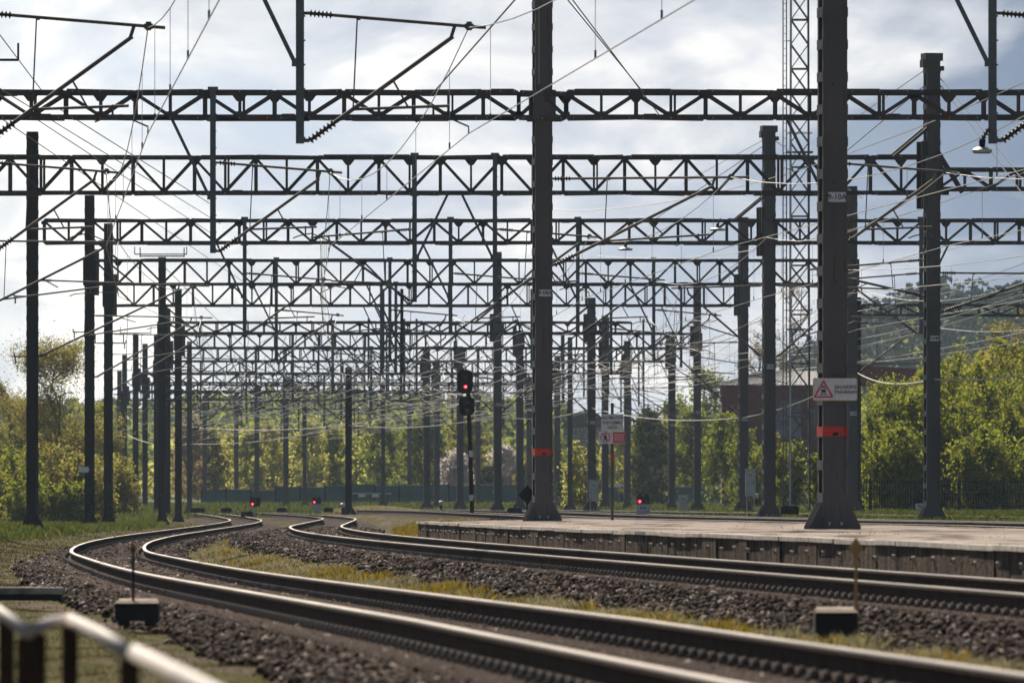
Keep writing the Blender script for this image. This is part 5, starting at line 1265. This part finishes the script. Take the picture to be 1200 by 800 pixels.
# forest on the hills: conical and rounded crowns of small tufts
def forest(name, xs_, ys_, label, hlo, hhi, m, per=70, zf=hillz, size=1., ww=(.22,.42)):
    n = len(xs_); h = rng.uniform(hlo,hhi,n); w = h*rng.uniform(*ww,n)
    k = rng.random((n,per)); ang = rng.uniform(0,2*math.pi,(n,per)); rad = np.sqrt(np.clip(1-k**1.6,0,1))*(.5+.5*rng.random((n,per)))
    P = np.stack([xs_[:,None]+w[:,None]*rad*np.cos(ang), ys_[:,None]+w[:,None]*rad*np.sin(ang), zf(xs_,ys_)[:,None]+h[:,None]*(.15+.88*k)],-1).reshape(-1,3)
    n2 = len(P); a = rng.normal(size=(n2,3)); a /= np.linalg.norm(a,axis=1)[:,None]; b = rng.normal(size=(n2,3)); b -= (a*b).sum(1)[:,None]*a; b /= np.linalg.norm(b,axis=1)[:,None]
    s = (size*(.6+.8*rng.random(n2)))[:,None]
    v = np.stack([P-a*s*.6,P-b*s*.5,P+a*s*.6,P+b*s*.5],1)
    o = np_mesh(name, v, 4, M[m], faces=[(0,1,2,3)]); tag(o, label, 'forest', kind='stuff')
n = 2600; yy = rng.uniform(1350, 2500, n); xx = rng.uniform(-.066,.066,n)*yy
forest('far_forest', xx, yy, 'hazy blue-green woods on the low hills behind the yard', 6, 10, 'l_green', 60, size=1.3)
n = 500; yy = rng.uniform(1500, 2200, n); xx = rng.uniform(.032,.072,n)*yy
forest('far_conifers', xx, yy, 'dark hazy conifers on the slope at right', 10, 16, 'l_fir', 80, size=1.1)
n = 150; yy = rng.uniform(960, 1150, n); xx = np.where(rng.random(n)<.75, rng.uniform(-.066,.006,n), rng.uniform(.026,.066,n))*yy
forest('mid_woods', xx, yy, 'green woods just beyond the fence', 4.5, 6.8, 'l_yel', 340, zf=lambda x, y: CZ-.4+0*x, size=.42, ww=(.3,.55))
n = 190; yy = rng.uniform(925, 1010, n); xx = rng.uniform(-.040,-.016,n)*yy
forest('young_woods', xx, yy, 'pale yellow-green young woods just beyond the fence at left of centre', 5.8, 8.4, 'l_willow', 380, zf=lambda x, y: CZ-.4+0*x, size=.36, ww=(.28,.55))
# wooded bank at right (foreground slope behind the bushes)
n = 110; yy = rng.uniform(560, 760, n); xx = rng.uniform(.044,.070,n)*yy
forest('bank_woods', xx, yy, 'dense olive woods on the bank above the right-hand bushes', 5, 8, 'l_olive', 330, zf=lambda x, y: CZ+np.clip((x/y-.044)*240,0,5.5), size=.38)
# grassy mound in the middle
mb = MB(); pts = []
mx, my = XX(438,560), 560
for i in range(13):
    for j in range(9):
        a = -1+2*i/12; b = -1+2*j/8; pts.append((mx+a*3.4, my+b*4, CZ-.85+.42*max(0,(1-a*a))*max(0,(1-b*b))**.5*(1+.15*math.sin(i*2.1))))
mb.add(pts, [(i*9+j,(i+1)*9+j,(i+1)*9+j+1,i*9+j+1) for i in range(12) for j in range(8)], M['ground']); o = mb.build('mound', smooth=True); tag(o, kind='structure')
n = 9000; a = rng.uniform(-.95,.95,n); b = rng.uniform(-.9,.9,n)
blades(mx+a*3.4, my+b*4, rng.uniform(.1,.3,n), rng.uniform(.04,.07,n), M['g_dry'], 'dry_grass', 'dry grass tufts on the mound right of the lone dark mast', .4, Z=CZ-.85+.40*(1-a*a)*(1-b*b)**.5)

# ---------------------------------------------------------------- air
def haze():
    mb = MB(); mb.box((0,1780,CZ+31),(1600,1900,34.5),M['black']); o = mb.build('haze'); o.data.materials.clear()
    m = bpy.data.materials.new('air'); m.use_nodes = True; nt = m.node_tree; nt.nodes.clear()
    out = nt.nodes.new('ShaderNodeOutputMaterial'); v = nt.nodes.new('ShaderNodeVolumePrincipled')
    v.inputs['Color'].default_value = (.70,.85,1.,1); v.inputs['Density'].default_value = HAZE; v.inputs['Anisotropy'].default_value = 0.
    nt.links.new(v.outputs[0], out.inputs['Volume']); o.data.materials.append(m)
    tag(o, 'thin bluish haze filling the yard', 'haze', kind='stuff')
HAZE = .00009
haze()

# ---------------------------------------------------------------- sky, sun, camera
sc = bpy.context.scene
AZ, EL = -17., 40.
w = bpy.data.worlds.new('World'); sc.world = w; w.use_nodes = True; nt = w.node_tree; L = nt.links.new
bg = nt.nodes['Background']; bg.inputs['Strength'].default_value = .050
sky = nt.nodes.new('ShaderNodeTexSky'); sky.sky_type = 'NISHITA'; sky.sun_disc = False; sky.sun_elevation = R(EL); sky.sun_rotation = R(AZ % 360); sky.air_density = 1.; sky.dust_density = .6; sky.ozone_density = 1.5
tc = nt.nodes.new('ShaderNodeTexCoord'); mp = nt.nodes.new('ShaderNodeMapping'); mp.inputs['Scale'].default_value = (17,3,38); mp.inputs['Location'].default_value = (3.1,0,.55)
L(tc.outputs['Generated'], mp.inputs['Vector'])
def wnoise(s, d, dist, r=.55):
    n = nt.nodes.new('ShaderNodeTexNoise'); n.inputs['Scale'].default_value = s; n.inputs['Detail'].default_value = d; n.inputs['Distortion'].default_value = dist; n.inputs['Roughness'].default_value = r
    L(mp.outputs[0], n.inputs['Vector']); return n.outputs['Fac']
def wramp(f, *st):
    r = nt.nodes.new('ShaderNodeValToRGB'); L(f, r.inputs[0]); e = r.color_ramp.elements
    e[0].position = st[0][0]; e[0].color = (*st[0][1],1); e[1].position = st[-1][0]; e[1].color = (*st[-1][1],1)
    for p, c in st[1:-1]: k = e.new(p); k.color = (*c,1)
    return r.outputs[0]
def wmix(f, a, b):
    x = nt.nodes.new('ShaderNodeMix'); x.data_type = 'RGBA'; L(f, x.inputs[0])
    for s_, v in ((6,a),(7,b)):
        if isinstance(v, tuple): x.inputs[s_].default_value = (*v,1)
        else: L(v, x.inputs[s_])
    return x.outputs[2]
g = lambda v: (v,v,v)
sep = nt.nodes.new('ShaderNodeSeparateXYZ'); L(tc.outputs['Generated'], sep.inputs[0])
def wmath(op, a, b):
    n = nt.nodes.new('ShaderNodeMath'); n.operation = op
    for i, v in enumerate((a,b)):
        if isinstance(v,(int,float)): n.inputs[i].default_value = v
        else: L(v, n.inputs[i])
    return n.outputs[0]
# thick cloud is likelier towards the sun (left) than away from it
bias = wmath('MULTIPLY', sep.outputs[0], -2.0)
cl1 = wmath('ADD', wnoise(1.0, 9, .35), bias)
mask = wramp(cl1, (.40,g(0)), (.56,g(1)))
shade = wramp(wnoise(2.1, 8, .5), (.34,(8.4,9.2,10.6)), (.48,(12.,12.4,13.)), (.62,(17.,16.6,16.)))
side_ = wmath('ADD', wmath('MULTIPLY', sep.outputs[0], 7.), .5)
clear = wramp(side_, (.0,(9.2,10.4,12.2)), (.5,(8.2,9.4,11.2)), (1.,(3.6,4.6,6.2)))
hz_ = wramp(sep.outputs[2], (.0,g(.75)), (.035,g(0.)))
low_ = wmix(hz_, clear, (10.6,11.9,13.6))
vis0 = wmix(mask, low_, shade)
vm = nt.nodes.new('ShaderNodeVectorMath'); vm.operation = 'MULTIPLY'; L(vis0, vm.inputs[0]); L(wramp(side_, (.0,(1.32,1.28,1.20)), (.5,(1.04,1.03,1.02)), (1.,(.78,.81,.86))), vm.inputs[1]); vis = vm.outputs[0]
# high above, the plain sky takes over
up = wramp(sep.outputs[2], (.065,g(0)), (.14,g(1)))
front = wramp(sep.outputs[1], (.3,g(1)), (.7,g(0)))
fac = wmath('MAXIMUM', up, front)
L(wmix(fac, vis, sky.outputs[0]), bg.inputs['Color'])
sun = bpy.data.lights.new('sun', 'SUN'); sun.energy = 5.; sun.angle = R(.6); sun.color = (1.,.90,.76)
so = bpy.data.objects.new('sun', sun); C.objects.link(so)
d = Vector((math.sin(R(AZ))*math.cos(R(EL)), math.cos(R(AZ))*math.cos(R(EL)), math.sin(R(EL)))); so.rotation_euler = d.to_track_quat('Z','Y').to_euler(); so.location = (0,50,60)
cam = bpy.data.cameras.new('camera'); co = bpy.data.objects.new('camera', cam); C.objects.link(co)
co.location = (0,0,CZ); co.rotation_euler = (R(90),0,0); cam.lens = 300; cam.sensor_width = 36; cam.shift_y = (HY-400)/1200; cam.clip_start = .5; cam.clip_end = 12000
cam.dof.use_dof = True; cam.dof.focus_distance = 215; cam.dof.aperture_fstop = 7.5
sc.camera = co
vs_ = sc.view_settings; vs_.view_transform = 'Standard'; vs_.look = 'None'; vs_.exposure = .5; vs_.gamma = 1.; vs_.use_curve_mapping = False
sc.cycles.max_bounces = 5; sc.cycles.diffuse_bounces = 2; sc.cycles.glossy_bounces = 2; sc.cycles.transmission_bounces = 3; sc.cycles.transparent_max_bounces = 6; sc.cycles.volume_bounces = 0
sc.cycles.sample_clamp_indirect = 4; sc.cycles.use_denoising = True
